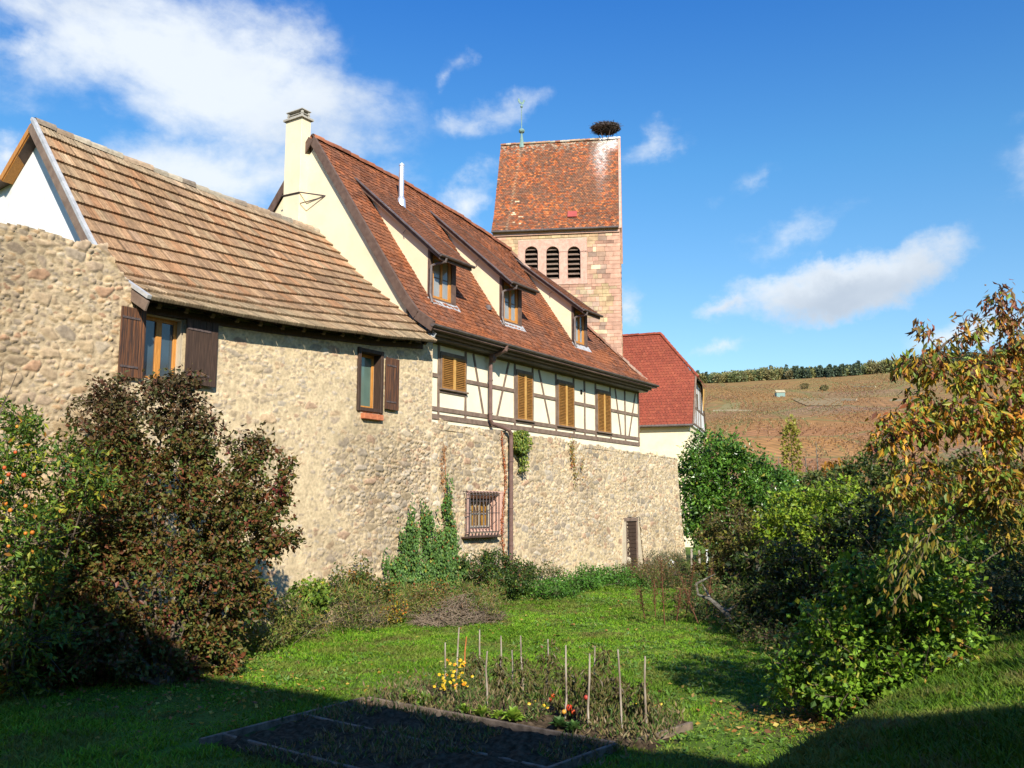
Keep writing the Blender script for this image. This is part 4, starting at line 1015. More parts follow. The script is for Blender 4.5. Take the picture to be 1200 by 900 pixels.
    def colf(u, tt, c, R, ctr):
        k = fbm(u*.7+5, tt*6, 4)[:, None]
        dk = sst(.46, .66, fbm(u*1.1+50, tt*9, 4))[:, None]; c = c*(.85+.3*k); c = c*(1-.55*dk)+np.array([.17, .095, .06])*.55*dk
        # white droppings below the nest, pale lichen under the ridge
        w = np.exp(-((u-7.45)/.6)**2)*sst(.17, .02, tt) + .38*np.exp(-((u-6.8)/.5)**2)*sst(.50, .10, tt)*sst(.0, .2, tt)+.15*np.exp(-((u-6.9)/.3)**2)*sst(.75, .3, tt)
        w = np.clip(w*(.5+1.3*R.random(len(u))), 0, .95)[:, None]; c = c*(1-w)+np.array([.78, .76, .72])*w
        l = (sst(.14, .02, tt)*(R.random(len(u)) < .4)*.6)[:, None]; c = c*(1-l)+np.array([.42, .36, .26])*l
        l = (np.exp(-((u-1.35+.5*tt)/.06)**2)*.3)[:, None]; c = c*(1-l)+np.array([.5, .4, .25])*l
        for (uu, t2) in ((1.2, .79), (1.7, .84), (1.25, .90), (1.7, .92), (1.35, .66)):
            m = ((np.abs(u-uu) < .1) & (np.abs(tt-t2) < .012))[:, None]; c = np.where(m, np.array([.62, .45, .28]), c)
        return c
    tiles('roof', t, P, lambda tt: (-.12, Wd-.03), 58, .165, pal, 'beaver', .022, .9, colf, 21)
    g = Geo(); g.prism([X(-.1, Dp/2, RZ-.02), X(-.1, .75, EZ+1.32), X(-.1, -.26, EZ-.03), X(-.1, .2, EZ-.1), X(-.1, Dp/2, RZ-.3), X(-.1, Dp-.2, EZ-.1), X(-.1, Dp+.26, EZ-.05), X(-.1, Dp-.75, EZ+1.33)], a*(Wd+.05)); g.build('roof_deck', M['fascia'], t)
    g = Geo(); g.tube([X(-.12, -.30, EZ-.08), X(Wd-.05, -.30, EZ-.08)], .07, 8); g.build('gutter', M['gutter'], t)
    ridge_tiles('ridge', t, [X(-.12, Dp/2, RZ), X(Wd-1.3, Dp/2, RZ+.02)], .12, .34, [(.30, .14, .08), (.38, .26, .17), (.34, .2, .12), (.42, .36, .27)], seed=14)
    ridge_tiles('ridge', t, [X(Wd-1.3, Dp/2, RZ+.02), X(Wd+.1, Dp/2, RZ+.03)], .125, .34, [(.72, .70, .66), (.6, .57, .52), (.78, .76, .73)], seed=15)
    p = onP(671, 246, X(0, 0, EZ), np.cross(a, X(0, Dp/2, RZ)-X(0, 0, EZ+.8)))
    ux = (p-T0) @ a; tt = .80; q = P(np.array(ux), np.array(tt)); q2 = P(np.array(ux), np.array(tt+.075)); nn = np.cross(a, q2-q); nn /= np.linalg.norm(nn); nn = nn if nn[2] > 0 else -nn
    Geo().prism([q-a*.3+nn*.02, q+a*.3+nn*.02, q2+a*.3+nn*.05, q2-a*.3+nn*.05], nn*.06).build('roof_hatch', mat_noise('red_sheet', (.36, .07, .06), (.42, .09, .075), 5, .6), t)
    # finial with weathercock
    b = X(1.35, Dp/2, RZ-.05)
    g = Geo(); g.lathe(b, [(.22, -.25), (.16, .1), (.09, .55), (.06, .8), (.07, .82), (.19, .92), (.22, 1.02), (.19, 1.12), (.05, 1.2), (.03, 1.25), (.028, 2.7), (.05, 2.72), (.1, 2.8), (.06, 2.9), (.02, 2.95)], 10)
    f = g.build('finial', M['copper'], t)
    g = Geo(); z = b[2]+2.95
    outl = [(-.34, .18), (-.2, .05), (.05, .02), (.2, .12), (.24, .32), (.34, .36), (.25, .46), (.16, .42), (.08, .24), (-.08, .2), (-.24, .44), (-.36, .4)]
    dr = a*.75+s*.66
    g.prism([np.array([b[0], b[1], z])+dr*x*.9+UP*zz*.9 for x, zz in outl], np.cross(dr, UP)*.03); g.build('weathercock', M['copper'], f)
    # stork nest on its iron frame
    c = X(7.2, Dp/2, RZ+.10)
    n = thing('stork_nest', c, 'big round stork nest of dark twigs perched on the church tower ridge', 'nest')
    R = np.random.default_rng(8); g = Geo()
    for i in range(620):
        an = R.uniform(0, 2*math.pi); r = .93*R.random()**.35; z = .62+R.uniform(-.20, .22)*(1.05-.75*r*r)+.10*r
        p = c+np.array([r*math.cos(an), r*math.sin(an), z]); ta = an+math.pi/2+R.normal(0, .5); l = R.uniform(.15, .42)
        d = np.array([math.cos(ta), math.sin(ta), R.normal(-.02, .12)])*l; g.tube([p-d, p+d*.1+R.normal(0, .03, 3), p+d*R.uniform(.8, 1.5)], [.02, .018, .008], 4, False)
    g.build('twigs', mat_noise('nest_twigs', (.06, .05, .05), (.19, .155, .145), 9, .9, .1), n)['kind'] = 'stuff'
    g = Geo(); g.lathe(c+UP*.12, [(.2, .34), (.5, .40), (.6, .5), (.45, .6), (.1, .56)], 14); g.build('nest_core', M['dark'], n)
    for k in range(5): 
        an = k*1.257+.4; g = Geo(); g.tube([c+np.array([.28*math.cos(an), .28*math.sin(an), -.14]), c+np.array([.62*math.cos(an), .62*math.sin(an), .48])], .025, 5); g.build('leg', M['iron'], n)
build_tower()

# ------------------------------------------------------------------ red roofed house beyond the tower
def build_red_house():
    th = math.radians(18); a = RT*math.cos(th)-FW*math.sin(th); s = FW*math.cos(th)+RT*math.sin(th)
    C0 = CAM+FW*60+RT*((812.5-600)/FOC*60.0); C0[2] = 0       # front right eave corner
    def X(x, y, z): return C0+a*x+s*y+UP*z
    t = thing('red_roofed_house', C0, 'house with plain bright red tile roof and half hipped gable beyond the tower', 'house')
    n_ = -s
    EZ = onP(812, 497, X(0, 0, 0), s)[2]
    Dp = 9.2
    # ridge height from the picture, half hip start
    RZ = onP(774, 391.5, X(0, Dp/2, 0), s)[2]; rx = (onP(774, 391.5, X(0, Dp/2, 0), s)-C0) @ a
    hz = EZ+(RZ-EZ)*.50; yh = Dp/2*.50
    L = -13
    g = Geo(); g.prism([X(L, .35, 0), X(-.25, .35, 0), X(-.25, Dp-.35, 0), X(L, Dp-.35, 0)], (0, 0, EZ+.1)); g.build('wall', M['cream'], t)
    g = Geo(); g.prism([X(-.25, .1, EZ+.0), X(-.25, yh, hz-.15), X(-.25, Dp-yh, hz-.15), X(-.25, Dp-.1, EZ)], a*.12); gw = g.build('gable_wall', M['whitepaint'], t)
    g = Geo()
    for z in (EZ+.12, EZ+1.35, hz-.35): y0 = .1+(z-EZ)/(hz-EZ)*yh+.05; g.prism([X(-.12, y0, z), X(-.12, Dp-y0, z), X(-.12, Dp-y0, z+.14), X(-.12, y0, z+.14)], a*.02)
    for y in (2.9, 3.5, 4.6, 5.7, 6.3): g.prism([X(-.119, y, EZ+.26), X(-.119, y+.14, EZ+.26), X(-.119, y+.14, hz-.36), X(-.119, y, hz-.36)], a*.02)
    g.build('timber_frame', M['timber'], gw)
    g = Geo(); g.prism([X(-.10, 3.64, EZ+1.55), X(-.10, 4.56, EZ+1.55), X(-.10, 4.56, EZ+2.5), X(-.10, 3.64, EZ+2.5)], a*.02); g.build('window', M['glass'], gw)
    pr = polyline_fn([(Dp/2, RZ), (0, EZ)])
    def P(u, tt):
        u = np.asarray(u, float); tt = np.asarray(tt, float); q = pr(np.clip(tt, 0, 1.02)); u = u+0*tt
        return C0+a*u[..., None]+s*q[..., 0:1]+UP*q[..., 1:2]
    pal = [(.27, .066, .040), (.285, .07, .042), (.255, .064, .04), (.295, .078, .045)]
    ul = lambda tt: (L, rx+(0-rx)*min(1, tt/.5))
    cf = lambda u, tt, c, R, ctr: c*(.9+.25*(fbm(u*.5, tt*4, 3)[:, None]-.5))
    tiles('roof', t, P, ul, 34, .22, pal, 'beaver', .022, .12, cf, 31)
    g = Geo(); A = [X(L, Dp/2, RZ-.03), X(rx, Dp/2, RZ-.03), X(0, yh, hz-.03), X(0, 0, EZ-.03), X(L, 0, EZ-.03)]
    g.prism(A, (0, 0, -.12)); B = [X(L, Dp/2, RZ-.03), X(rx, Dp/2, RZ-.03), X(0, Dp-yh, hz-.03), X(0, Dp, EZ-.03), X(L, Dp, EZ-.03)]; g.prism(B, (0, 0, -.12))
    g.build('roof_deck', M['fascia'], t)
    g = Geo(); g.prism([X(rx, Dp/2, RZ-.02), X(.25, yh-.1, hz-.14), X(.25, Dp-yh+.1, hz-.14)], (0, 0, -.08)); g.build('hip_roof', mat_noise('red_hip_tile', (.25, .062, .04), (.30, .075, .045), 12, .85, .4, 30), t)
    ridge_tiles('ridge', t, [X(L, Dp/2, RZ+.02), X(rx, Dp/2, RZ+.02)], .13, .4, pal, seed=33); ridge_tiles('hip_ridge', t, [X(rx, Dp/2, RZ+.02), X(.2, yh-.05, hz-.08)], .11, .4, pal, seed=34)
    g = Geo(); g.bar(X(.05, 0, EZ-.02), X(.05, yh, hz-.02), .10, .16, a); g.build('bargeboard', M['timber'], t)
    g = Geo(); g.tube([X(L, -.1, EZ-.05), X(.05, -.1, EZ-.05)], .075, 8); g.build('gutter', M['gutter'], t)
    g = Geo(); g.prism([X(.0, Dp-yh-.4, hz-2.0), X(.0, Dp-yh+.2, hz-2.0), X(.1, Dp-yh+.2, hz-.3), X(.1, Dp-yh-.4, hz-.3)], a*.05); g.build('shutter', M['shutterpale'], t)
build_red_house()

# ------------------------------------------------------------------ houses behind the photographer: two throw the foreground shade, one is added to cut sky light
def build_back_house(u, v0, v1, zr, ze, half, label):
    t = thing('house', (u, (v0+v1)/2, 1.1), label, 'house')
    Geo().prism([(u-half, v0, .5), (u+half, v0, .5), (u+half, v0, ze), (u, v0, zr-.2), (u-half, v0, ze)], (0, v1-v0, 0)).build('wall', M['cream'], t)
    g = Geo()
    for sg in (1, -1): g.prism([(u, v0-.3, zr), (u+sg*(half+.4), v0-.3, ze-.35), (u+sg*(half+.4), v0-.3, ze-.5), (u, v0-.3, zr-.18)], (0, v1-v0+.6, 0))
    g.build('roof', M['brick'], t)
    for v in np.arange(v0+1.5, v1-1.5, 2.4): Geo().box((u+half, v, 4.4), (u+half+.03, v+1.1, 6)).build('window', M['glass'], t)
build_back_house(-4.8, -28.4, -16.5, 13.78, 9.0, 4.5, 'cream house with red roof standing behind the photographer')
build_back_house(-2.0, -43, -29.2, 14.2, 9.2, 4.5, 'second cream house farther along the street behind the photographer')
build_back_house(-19, -16, 2, 12.5, 8.5, 4.2, 'unseen house added left of the photographer to dim the sky light')  # unseen, added to keep low sky light off the foreground

# ================================================================== PLANTS
def leaf_arrays(pos, axis, side, L, W, cup=.13):
    """two-quad leaves folded along the midrib: base, sides, tip -> 6 verts"""
    n = len(pos); axis = axis/(np.linalg.norm(axis, axis=1, keepdims=True)+1e-9)
    side = side-axis*(side*axis).sum(1, keepdims=True); side /= np.linalg.norm(side, axis=1, keepdims=True)+1e-9
    nrm = np.cross(axis, side); L = np.broadcast_to(np.asarray(L, float), (n,))[:, None]; W = np.broadcast_to(np.asarray(W, float), (n,))[:, None]
    b = pos; m = pos+axis*L*.5-nrm*L*.04; t = pos+axis*L-nrm*L*.10
    l = pos+axis*L*.42+side*W*.5+nrm*W*cup; r = pos+axis*L*.42-side*W*.5+nrm*W*cup
    V = np.stack([b, l, t, r, m], 1).reshape(-1, 3); k = (np.arange(n)*5)[:, None]
    F = np.concatenate([k+np.array([[0, 4, 1]]), k+np.array([[1, 4, 2]]), k+np.array([[0, 3, 4]]), k+np.array([[4, 3, 2]])], 1).reshape(-1, 3)
    return V, F
def rand_unit(R, n):
    v = R.normal(0, 1, (n, 3)); return v/np.linalg.norm(v, axis=1, keepdims=True)
def pick(R, pal, n, jit=.2):
    """pal: list of (weight, (r,g,b))"""
    w = np.array([p[0] for p in pal], float); w /= w.sum(); c = np.array([p[1] for p in pal])
    return c[R.choice(len(pal), n, p=w)]*(1+R.uniform(-jit, jit, n))[:, None]
def ell(px, py, D, rx, ry, dep=None):
    """a foliage mass at a picture position and distance, as centre + radii along (RT, FW, UP)"""
    c = onD(px, py, D); k = D/FOC; return (c, np.array([rx*k, dep if dep else (rx+ry)*.5*k, ry*k]))
def plant(name, base, masses, label, cat, pal, ntwig, nleaf, L, W, group=None, seed=0, trunk_r=.06, stems=None, droop=.25, spread=.09, mat='leaf', bark='bark',
          main=22, shell=.42, out=1.12, mw=None, leaf_from=.25, keep=None, twig_r=.007, floor=True, patch=None, upright=.25, crown_name='crown', trunk_name='trunk'):
    R = np.random.default_rng(seed+500); base = np.array(base, float)
    pal = [(a_, (b_[0], b_[1]*1.06, b_[2]*.9)) for a_, b_ in pal]
    t = thing(name, base, label, cat, group)
    w = np.array([np.prod(m[1])**.7 for m in masses]); w = w*(np.array(mw) if mw is not None else 1); w /= w.sum()
    B = np.stack([RT, FW, UP])
    def sample(n, lo, hi):
        i = R.choice(len(masses), n, p=w); u = rand_unit(R, n)
        r = lo+(hi-lo)*R.random(n)**.6
        c = np.array([masses[q][0] for q in i]); rad = np.array([masses[q][1] for q in i])
        return c+(u*rad*r[:, None]) @ B
    g = Geo(); nodes = []; npar = []
    def curve(a, b, rise, n=6):
        a = np.array(a); b = np.array(b); d = np.linalg.norm(b-a); m = (a+b)/2+UP*d*rise+R.normal(0, .06*d, 3)
        tt = np.linspace(0, 1, n)[:, None]; return a*(1-tt)**2+2*m*tt*(1-tt)+b*tt**2
    given = stems is not None
    if stems is None: stems = [curve(base+R.normal(0, .05, 3)*np.array([1, 1, 0]), m[0], .12, 7) for m in masses]
    for si, s in enumerate(stems):
        s = np.array(s, float); n = len(s); r0 = trunk_r if (si == 0 or not given) else trunk_r*.42
        g.tube(s, np.linspace(r0, r0*(.3 if not given else .14), n), 6)
        for q in range(max(1, n//3), n): nodes.append(s[q])
        for q in range(max(1, n//3), n-1): nodes.append((s[q]+s[q+1])/2)
    def attach(p):
        A = np.array(nodes); d = np.linalg.norm(A-p, axis=1)+.5*np.clip(A[:, 2]-p[2]+.1, 0, 9); return A[np.argmin(d)]
    for p in sample(main, .25, .8):
        a = attach(p); c = curve(a, p, .10, 6); g.tube(c, np.linspace(min(trunk_r*.38, .016), min(trunk_r*.14, .005), 6), 5, False); nodes += list(c[2:])
    tips = sample(ntwig, shell, out); A = np.array(nodes); TW = []
    for p in tips:
        d = np.linalg.norm(A-p, axis=1)+.4*np.clip(A[:, 2]-p[2]+.1, 0, 9); a = A[np.argmin(d)]
        TW.append(curve(a, p, upright*R.uniform(-.2, 1), 5))
    TW = np.array(TW)
    for c in TW[::2]: g.tube(c, np.linspace(twig_r*1.3, twig_r*.5, 5), 3, False)
    # leaves
    n = ntwig*nleaf; ti = np.repeat(np.arange(ntwig), nleaf); s = leaf_from+(1-leaf_from)*R.random(n)**.8
    f = s*4; i = np.clip(f.astype(int), 0, 3); fr = (f-i)[:, None]
    pos = TW[ti, i]*(1-fr)+TW[ti, i+1]*fr; td = TW[ti, i+1]-TW[ti, i]; td /= np.linalg.norm(td, axis=1, keepdims=True)+1e-9
    pos = pos+R.normal(0, spread, (n, 3))*(1.25-.7*s)[:, None]
    ax = td*.5+rand_unit(R, n)*.9-UP*droop
    sd = rand_unit(R, n)*np.array([1, 1, .45])
    ok = np.ones(n, bool)
    if floor: ok &= pos[:, 2] > gz(pos[:, 0], pos[:, 1])+.01
    ok &= ~((pos[:, 1] > -.12) & (pos[:, 0] < 36.0) & (pos[:, 0] > 3))
    if keep is not None: ok &= keep(pos)
    ls = R.uniform(.5, 1.25, n)
    c = pick(R, pal, n)
    # whole sprays share a tone
    tone = R.normal(0, .16, ntwig)[ti]; c = c*(1+tone)[:, None]
    if patch is not None: c = patch(pos, c, R, ti)
    V, F = leaf_arrays(pos[ok], ax[ok], sd[ok], L*ls[ok], W*ls[ok])
    g.build(trunk_name, M[bark] if isinstance(bark, str) else bark, t)
    mk(crown_name, V, F, M[mat], t, col=np.repeat(np.clip(c[ok], .004, .9), 5, 0))
    return t, TW

GRN = (.050, .100, .016); DGR = (.028, .060, .013); LGR = (.115, .185, .026); YEL = (.34, .26, .03); OLV = (.085, .085, .022); BRN = (.105, .050, .022); RED = (.17, .035, .022); ORG = (.42, .15, .02); PURP = (.07, .03, .028)

# ------------------------------------------------------------------ left: dark red-brown plum bush
def build_left_plants():
    D = 15.0
    ms = [ell(190, 500, D, 62, 62, .8), ell(120, 515, D, 48, 62, .7), ell(190, 600, D-.2, 105, 75, 1.1), ell(110, 620, D-.3, 60, 70, .9), ell(255, 570, D+.3, 48, 70, .7), ell(285, 640, D+.4, 50, 60, .7), ell(180, 690, D-.6, 115, 70, 1.2), ell(90, 720, D-.8, 70, 60, 1.0), ell(250, 720, D, 50, 55, .7), ell(130, 765, D-1, 110, 45, 1.0), ell(60, 680, D-.6, 55, 70, .7), ell(40, 760, D-1.6, 60, 60, .8), ell(225, 775, D-.6, 60, 40, .8), ell(318, 595, D+1.0, 34, 20, .4), ell(334, 556, D+1.2, 13, 30, .3), ell(322, 632, D+1, 38, 15, .4), ell(300, 535, D+.8, 20, 40, .4), ell(300, 700, D+.5, 30, 22, .4), ell(130, 455, D, 22, 26, .35), ell(210, 452, D, 40, 18, .4)]
    pal = [(3, (.135, .105, .026)), (2.4, (.09, .105, .024)), (2.6, (.16, .082, .026)), (1.6, (.18, .06, .03)), (1.6, (.060, .105, .022)), (.4, (.18, .05, .03)), (.8, (.16, .15, .035))]
    base = onZ(165, 815, 0)+np.array([.6, .4, 0])
    stems = None
    def patch(pos, c, R, ti):
        # purple tops, a few red sprays
        k = sst(3.3, 4.4, pos[:, 2])[:, None]; c = c*(1-.45*k)+np.array([.10, .06, .045])*.45*k
        red = (np.isin(ti, R.choice(900, 14)))[:, None]; return np.where(red, np.array([.20, .035, .035]), c)
    plant('plum_bush', base, ms, 'big dark bush with reddish brown leaves against the stone house', 'bush', pal, 2800, 26, .088, .058, seed=1, trunk_r=.035, droop=.3, spread=.085, patch=patch, main=50, out=1.06, shell=.5)
    # arms of the same bush reaching right are its own branches: long thin shoots
    # yellow green apple-like shrub with orange fruits
    D = 12.6
    ms = [ell(25, 560, D, 60, 70, .7), ell(75, 545, D+.2, 50, 42, .6), ell(105, 560, D+.4, 38, 28, .5), ell(35, 500, D+.3, 12, 30, .25), ell(-20, 540, D, 60, 90, .8), ell(30, 640, D, 70, 50, .7), ell(-60, 640, D, 80, 90, .9), ell(20, 740, D, 80, 90, .8), ell(-40, 780, D, 80, 90, .8)]
    pal = [(3, (.085, .15, .022)), (2, (.14, .20, .028)), (1.6, (.30, .29, .035)), (2, (.05, .10, .018)), (.4, (.40, .17, .03))]
    base = onD(15, 820, 12.9); base[2] = 0.
    t, TW = plant('quince_shrub', base, ms, 'yellowing green shrub with orange fruits at the left edge', 'shrub', pal, 760, 18, .11, .044, seed=2, trunk_r=.022, spread=.08, main=24)
    R = np.random.default_rng(4)
    spots = [(5, 548), (10, 556), (18, 530), (28, 557), (2, 565), (6, 590), (12, 598), (3, 607), (30, 593), (30, 625), (38, 624), (2, 632), (65, 622), (90, 632), (10, 640), (50, 619), (20, 500), (-15, 570), (-20, 600)]
    for i, (x, y) in enumerate(spots):
        c = onD(x, y, D-.75+R.normal(0, .08)); g = Geo(); r = R.uniform(.021, .034)
        g.lathe(c-UP*r, [(r*.2, 0), (r*.75, r*.25), (r, r*.9), (r*.85, r*1.5), (r*.4, r*1.9), (r*.12, r*1.8)], 9)
        col = ((.60, .19, .02), (.66, .27, .03), (.55, .09, .02))[0 if y > 560 else (2 if y < 560 and i < 4 else 1)]
        o = g.build('fruit', M['veg'], t, smooth=True)
        a = o.data.color_attributes.new('Col', 'FLOAT_COLOR', 'POINT'); n = len(o.data.vertices); cc = np.ones((n, 4), np.float32); cc[:, :3] = np.array(col)*R.uniform(.85, 1.1); a.data.foreach_set('color', cc.ravel())
    # bare twig at the very left edge
    g = Geo(); a = onD(-40, 560, 10.5)
    for k, (x, y) in enumerate(((20, 437), (5, 470), (-10, 440))): 
        b = onD(x, y, 11); m = (a+b)/2+np.array([0, 0, .12*(k-1)]); g.tube([a, m, b], [.02, .012, .004], 5)
        g.tube([m, onD(x-15, y-12, 10.8)], [.008, .003], 4)
    base = onD(-60, 760, 10.2); base[2] = 0
    t = thing('bare_sapling', base, 'bare leafless twigs reaching in at the left edge', 'sapling'); g.tube([base, a], [.035, .02], 6); g.build('trunk', M['bark'], t)
build_left_plants()

# ------------------------------------------------------------------ climbers on the wall
def wall_leaves(R, n, shape, L, W, pal, v=(-.28, -.09), droop=.9, jit=.2):
    """shape(R,n)->(u,z); leaves lie flat on the wall face like shingles"""
    u, z = shape(R, n); n = len(u); pos = np.stack([u, R.uniform(v[0], v[1], n), z], 1)
    ax = np.stack([R.normal(0, .45, n), R.uniform(-.5, -.05, n), np.full(n, -droop)+R.normal(0, .35, n)], 1)
    sd = np.stack([np.ones(n), R.normal(0, .5, n), R.normal(0, .35, n)], 1)
    ls = R.uniform(.6, 1.2, n); c = pick(R, pal, n, .25)
    V, F = leaf_arrays(pos, ax, sd, L*ls, W*ls); return V, F, np.repeat(np.clip(c, .004, .9), 5, 0)
def build_climbers():
    R = np.random.default_rng(77)
    U = lambda x, y: onV(x, y, -.12)
    # ivy in upright spires
    sp = [((455, 700), (464, 641), .22), ((470, 705), (478, 618), .26), ((488, 708), (487, 603), .30), ((502, 708), (504, 604), .32), ((517, 700), (523, 568), .24), ((528, 690), (532, 604), .26), ((462, 710), (460, 660), .3), ((495, 715), (496, 650), .7), ((515, 712), (515, 660), .6), ((480, 715), (482, 660), .6), ((446, 715), (447, 687), .12), ((540, 690), (541, 655), .22)]
    S = [(U(*a), U(*b), w*1.75) for a, b, w in sp]
    wt = np.array([(b[2]-a[2])*w for a, b, w in S]); wt /= wt.sum()
    SP = [(17.52, 1.35, .20), (17.95, 1.95, .22), (18.25, 2.25, .20), (18.78, 2.45, .18), (19.12, 1.9, .2), (19.62, 3.15, .13), (19.78, 2.35, .2), (18.5, 1.7, .3), (19.4, 1.5, .3), (17.3, .7, .2), (20.15, 1.05, .25), (17.15, 1.5, .05), (18.08, 2.7, .045), (19.25, 2.6, .045), (20.4, 1.5, .06), (18.6, 2.85, .05), (17.7, 2.2, .05), (19.68, 3.5, .06)]
    def shape(R, n):
        m = n*8; u = R.uniform(16.7, 20.9, m); z = 3.6*R.random(m)**1.3
        uw = u+.16*(fbm(z*2.2, u*1.3, 3)-.5)+.05*np.sin(z*5+u*3)
        top = np.zeros(m)
        for (uc, h, w) in SP: top = np.maximum(top, 1.16*h*(1-(np.abs(uw-uc)/(w*2.5))**1.25))
        bulk = 1.25*np.exp(-((u-18.7)/1.15)**4)*(.6+.7*fbm(u*2.3, z*.8, 3)); top = np.maximum(top, bulk)
        d = sst(0, .55, top-z)*.9+.1*(top > z)
        d *= .12+1.0*sst(.40, .56, fbm(u*4.5+3, z*2.2, 4))
        ok = (R.random(m) < d) & (z < top); return u[ok][:n], z[ok][:n]
    t = thing('ivy', (18.9, -.1, 0), 'green ivy climbing the stone wall in tall spires', 'ivy')
    V, F, C = wall_leaves(R, 26000, shape, .075, .058, [(4, (.10, .20, .042)), (3, (.135, .245, .045)), (2, (.07, .14, .038)), (.35, (.28, .10, .03)), (.3, (.3, .26, .04))], (-.30, -.08))
    mk('foliage', V, F, M['leaf'], t, col=C)
    g = Geo()
    for a, b, w in S[:6]: g.tube([a+np.array([0, .02, 0]), (a+b)/2+np.array([.05, .03, 0]), b+np.array([0, .03, -.2])], [.02, .014, .006], 5)
    g.build('stem', M['bark'], t)
    # hanging tuft under the pipe elbow
    c = U(607, 520)
    def sh2(R, n):
        a = R.uniform(0, 6.28, n); r = R.random(n)**.5; u = c[0]+.02+.50*r*np.cos(a); z = c[2]+.08+.36*r*np.sin(a); tail = R.random(n) < .18
        u = np.where(tail, c[0]+.12+R.normal(0, .08, n), u); z = np.where(tail, c[2]-.2-R.random(n)*.62, z); return u, np.minimum(z, 5.0)
    t = thing('creeper', c, 'yellow green creeper tuft hanging beside the downpipe elbow on the wall', 'creeper')
    V, F, C = wall_leaves(R, 1500, sh2, .085, .07, [(4, (.20, .26, .035)), (2, (.12, .19, .03)), (1.5, (.32, .31, .05)), (.6, (.07, .12, .03))], (-.36, -.08)); mk('foliage', V, F, M['leaf'], t, col=C)
    g = Geo(); g.tube([c+np.array([.12, .08, -.9]), c+np.array([.1, .06, -.2]), c+np.array([0, .06, .2])], [.012, .012, .006], 5); g.build('stem', M['bark'], t)
    # small sparse creeper further right
    pts = [U(670, 522), U(672, 540), U(675, 556), U(682, 545), U(671, 530)]
    def sh3(R, n):
        i = R.integers(0, 5, n); p = np.array(pts)[i]; return p[:, 0]+R.normal(0, .10, n), p[:, 2]+R.normal(0, .17, n)
    t = thing('creeper', pts[1], 'thin amber and green creeper streak on the wall right of the pipe', 'creeper')
    V, F, C = wall_leaves(R, 230, sh3, .07, .055, [(2, (.36, .20, .03)), (2, (.20, .20, .04)), (1, (.30, .10, .03))], (-.14, -.08)); mk('foliage', V, F, M['leaf'], t, col=C)
    Geo().tube([U(671, 512), U(672, 540), U(676, 562)], .008, 4).build('stem', M['bark'], t)
    # rust red vine beside the downpipe
    def sh4(R, n):
        k = R.random(n); z = .95+k*3.9; u = 22.52+.09*np.sin(z*2.3)+R.normal(0, .045, n); return u, z
    t = thing('virginia_creeper', (22.5, -.1, .3), 'rust red vine running up the wall beside the downpipe', 'creeper')
    V, F, C = wall_leaves(R, 400, sh4, .055, .04, [(3, (.34, .085, .03)), (2, (.25, .07, .03)), (1, (.42, .16, .05))], (-.13, -.07)); mk('foliage', V, F, M['leaf'], t, col=C)
    g = Geo(); zz = np.linspace(.2, 4.9, 14); g.tube([(22.52+.09*math.sin(z*2.3), -.085, z) for z in zz], .012, 5); g.build('stem', M['rust'], t)
    # pale dry vine traces left of the barred window
    def sh5(R, n):
        k = R.random(n); z = 2.4+k*1.9; return 19.62+.12*np.sin(z*3)+R.normal(0, .07, n), z
    t = thing('dry_vine', (19.6, -.1, 2.2), 'dry orange vine traces on the wall above the ivy spires', 'creeper')
    V, F, C = wall_leaves(R, 260, sh5, .05, .035, [(3, (.42, .19, .06)), (2, (.30, .13, .05))], (-.10, -.07)); mk('foliage', V, F, M['leaf'], t, col=C)
    Geo().tube([(19.6, -.085, 2.2), (19.68, -.085, 3.2), (19.6, -.085, 4.3)], .007, 4).build('stem', M['rust'], t)
build_climbers()

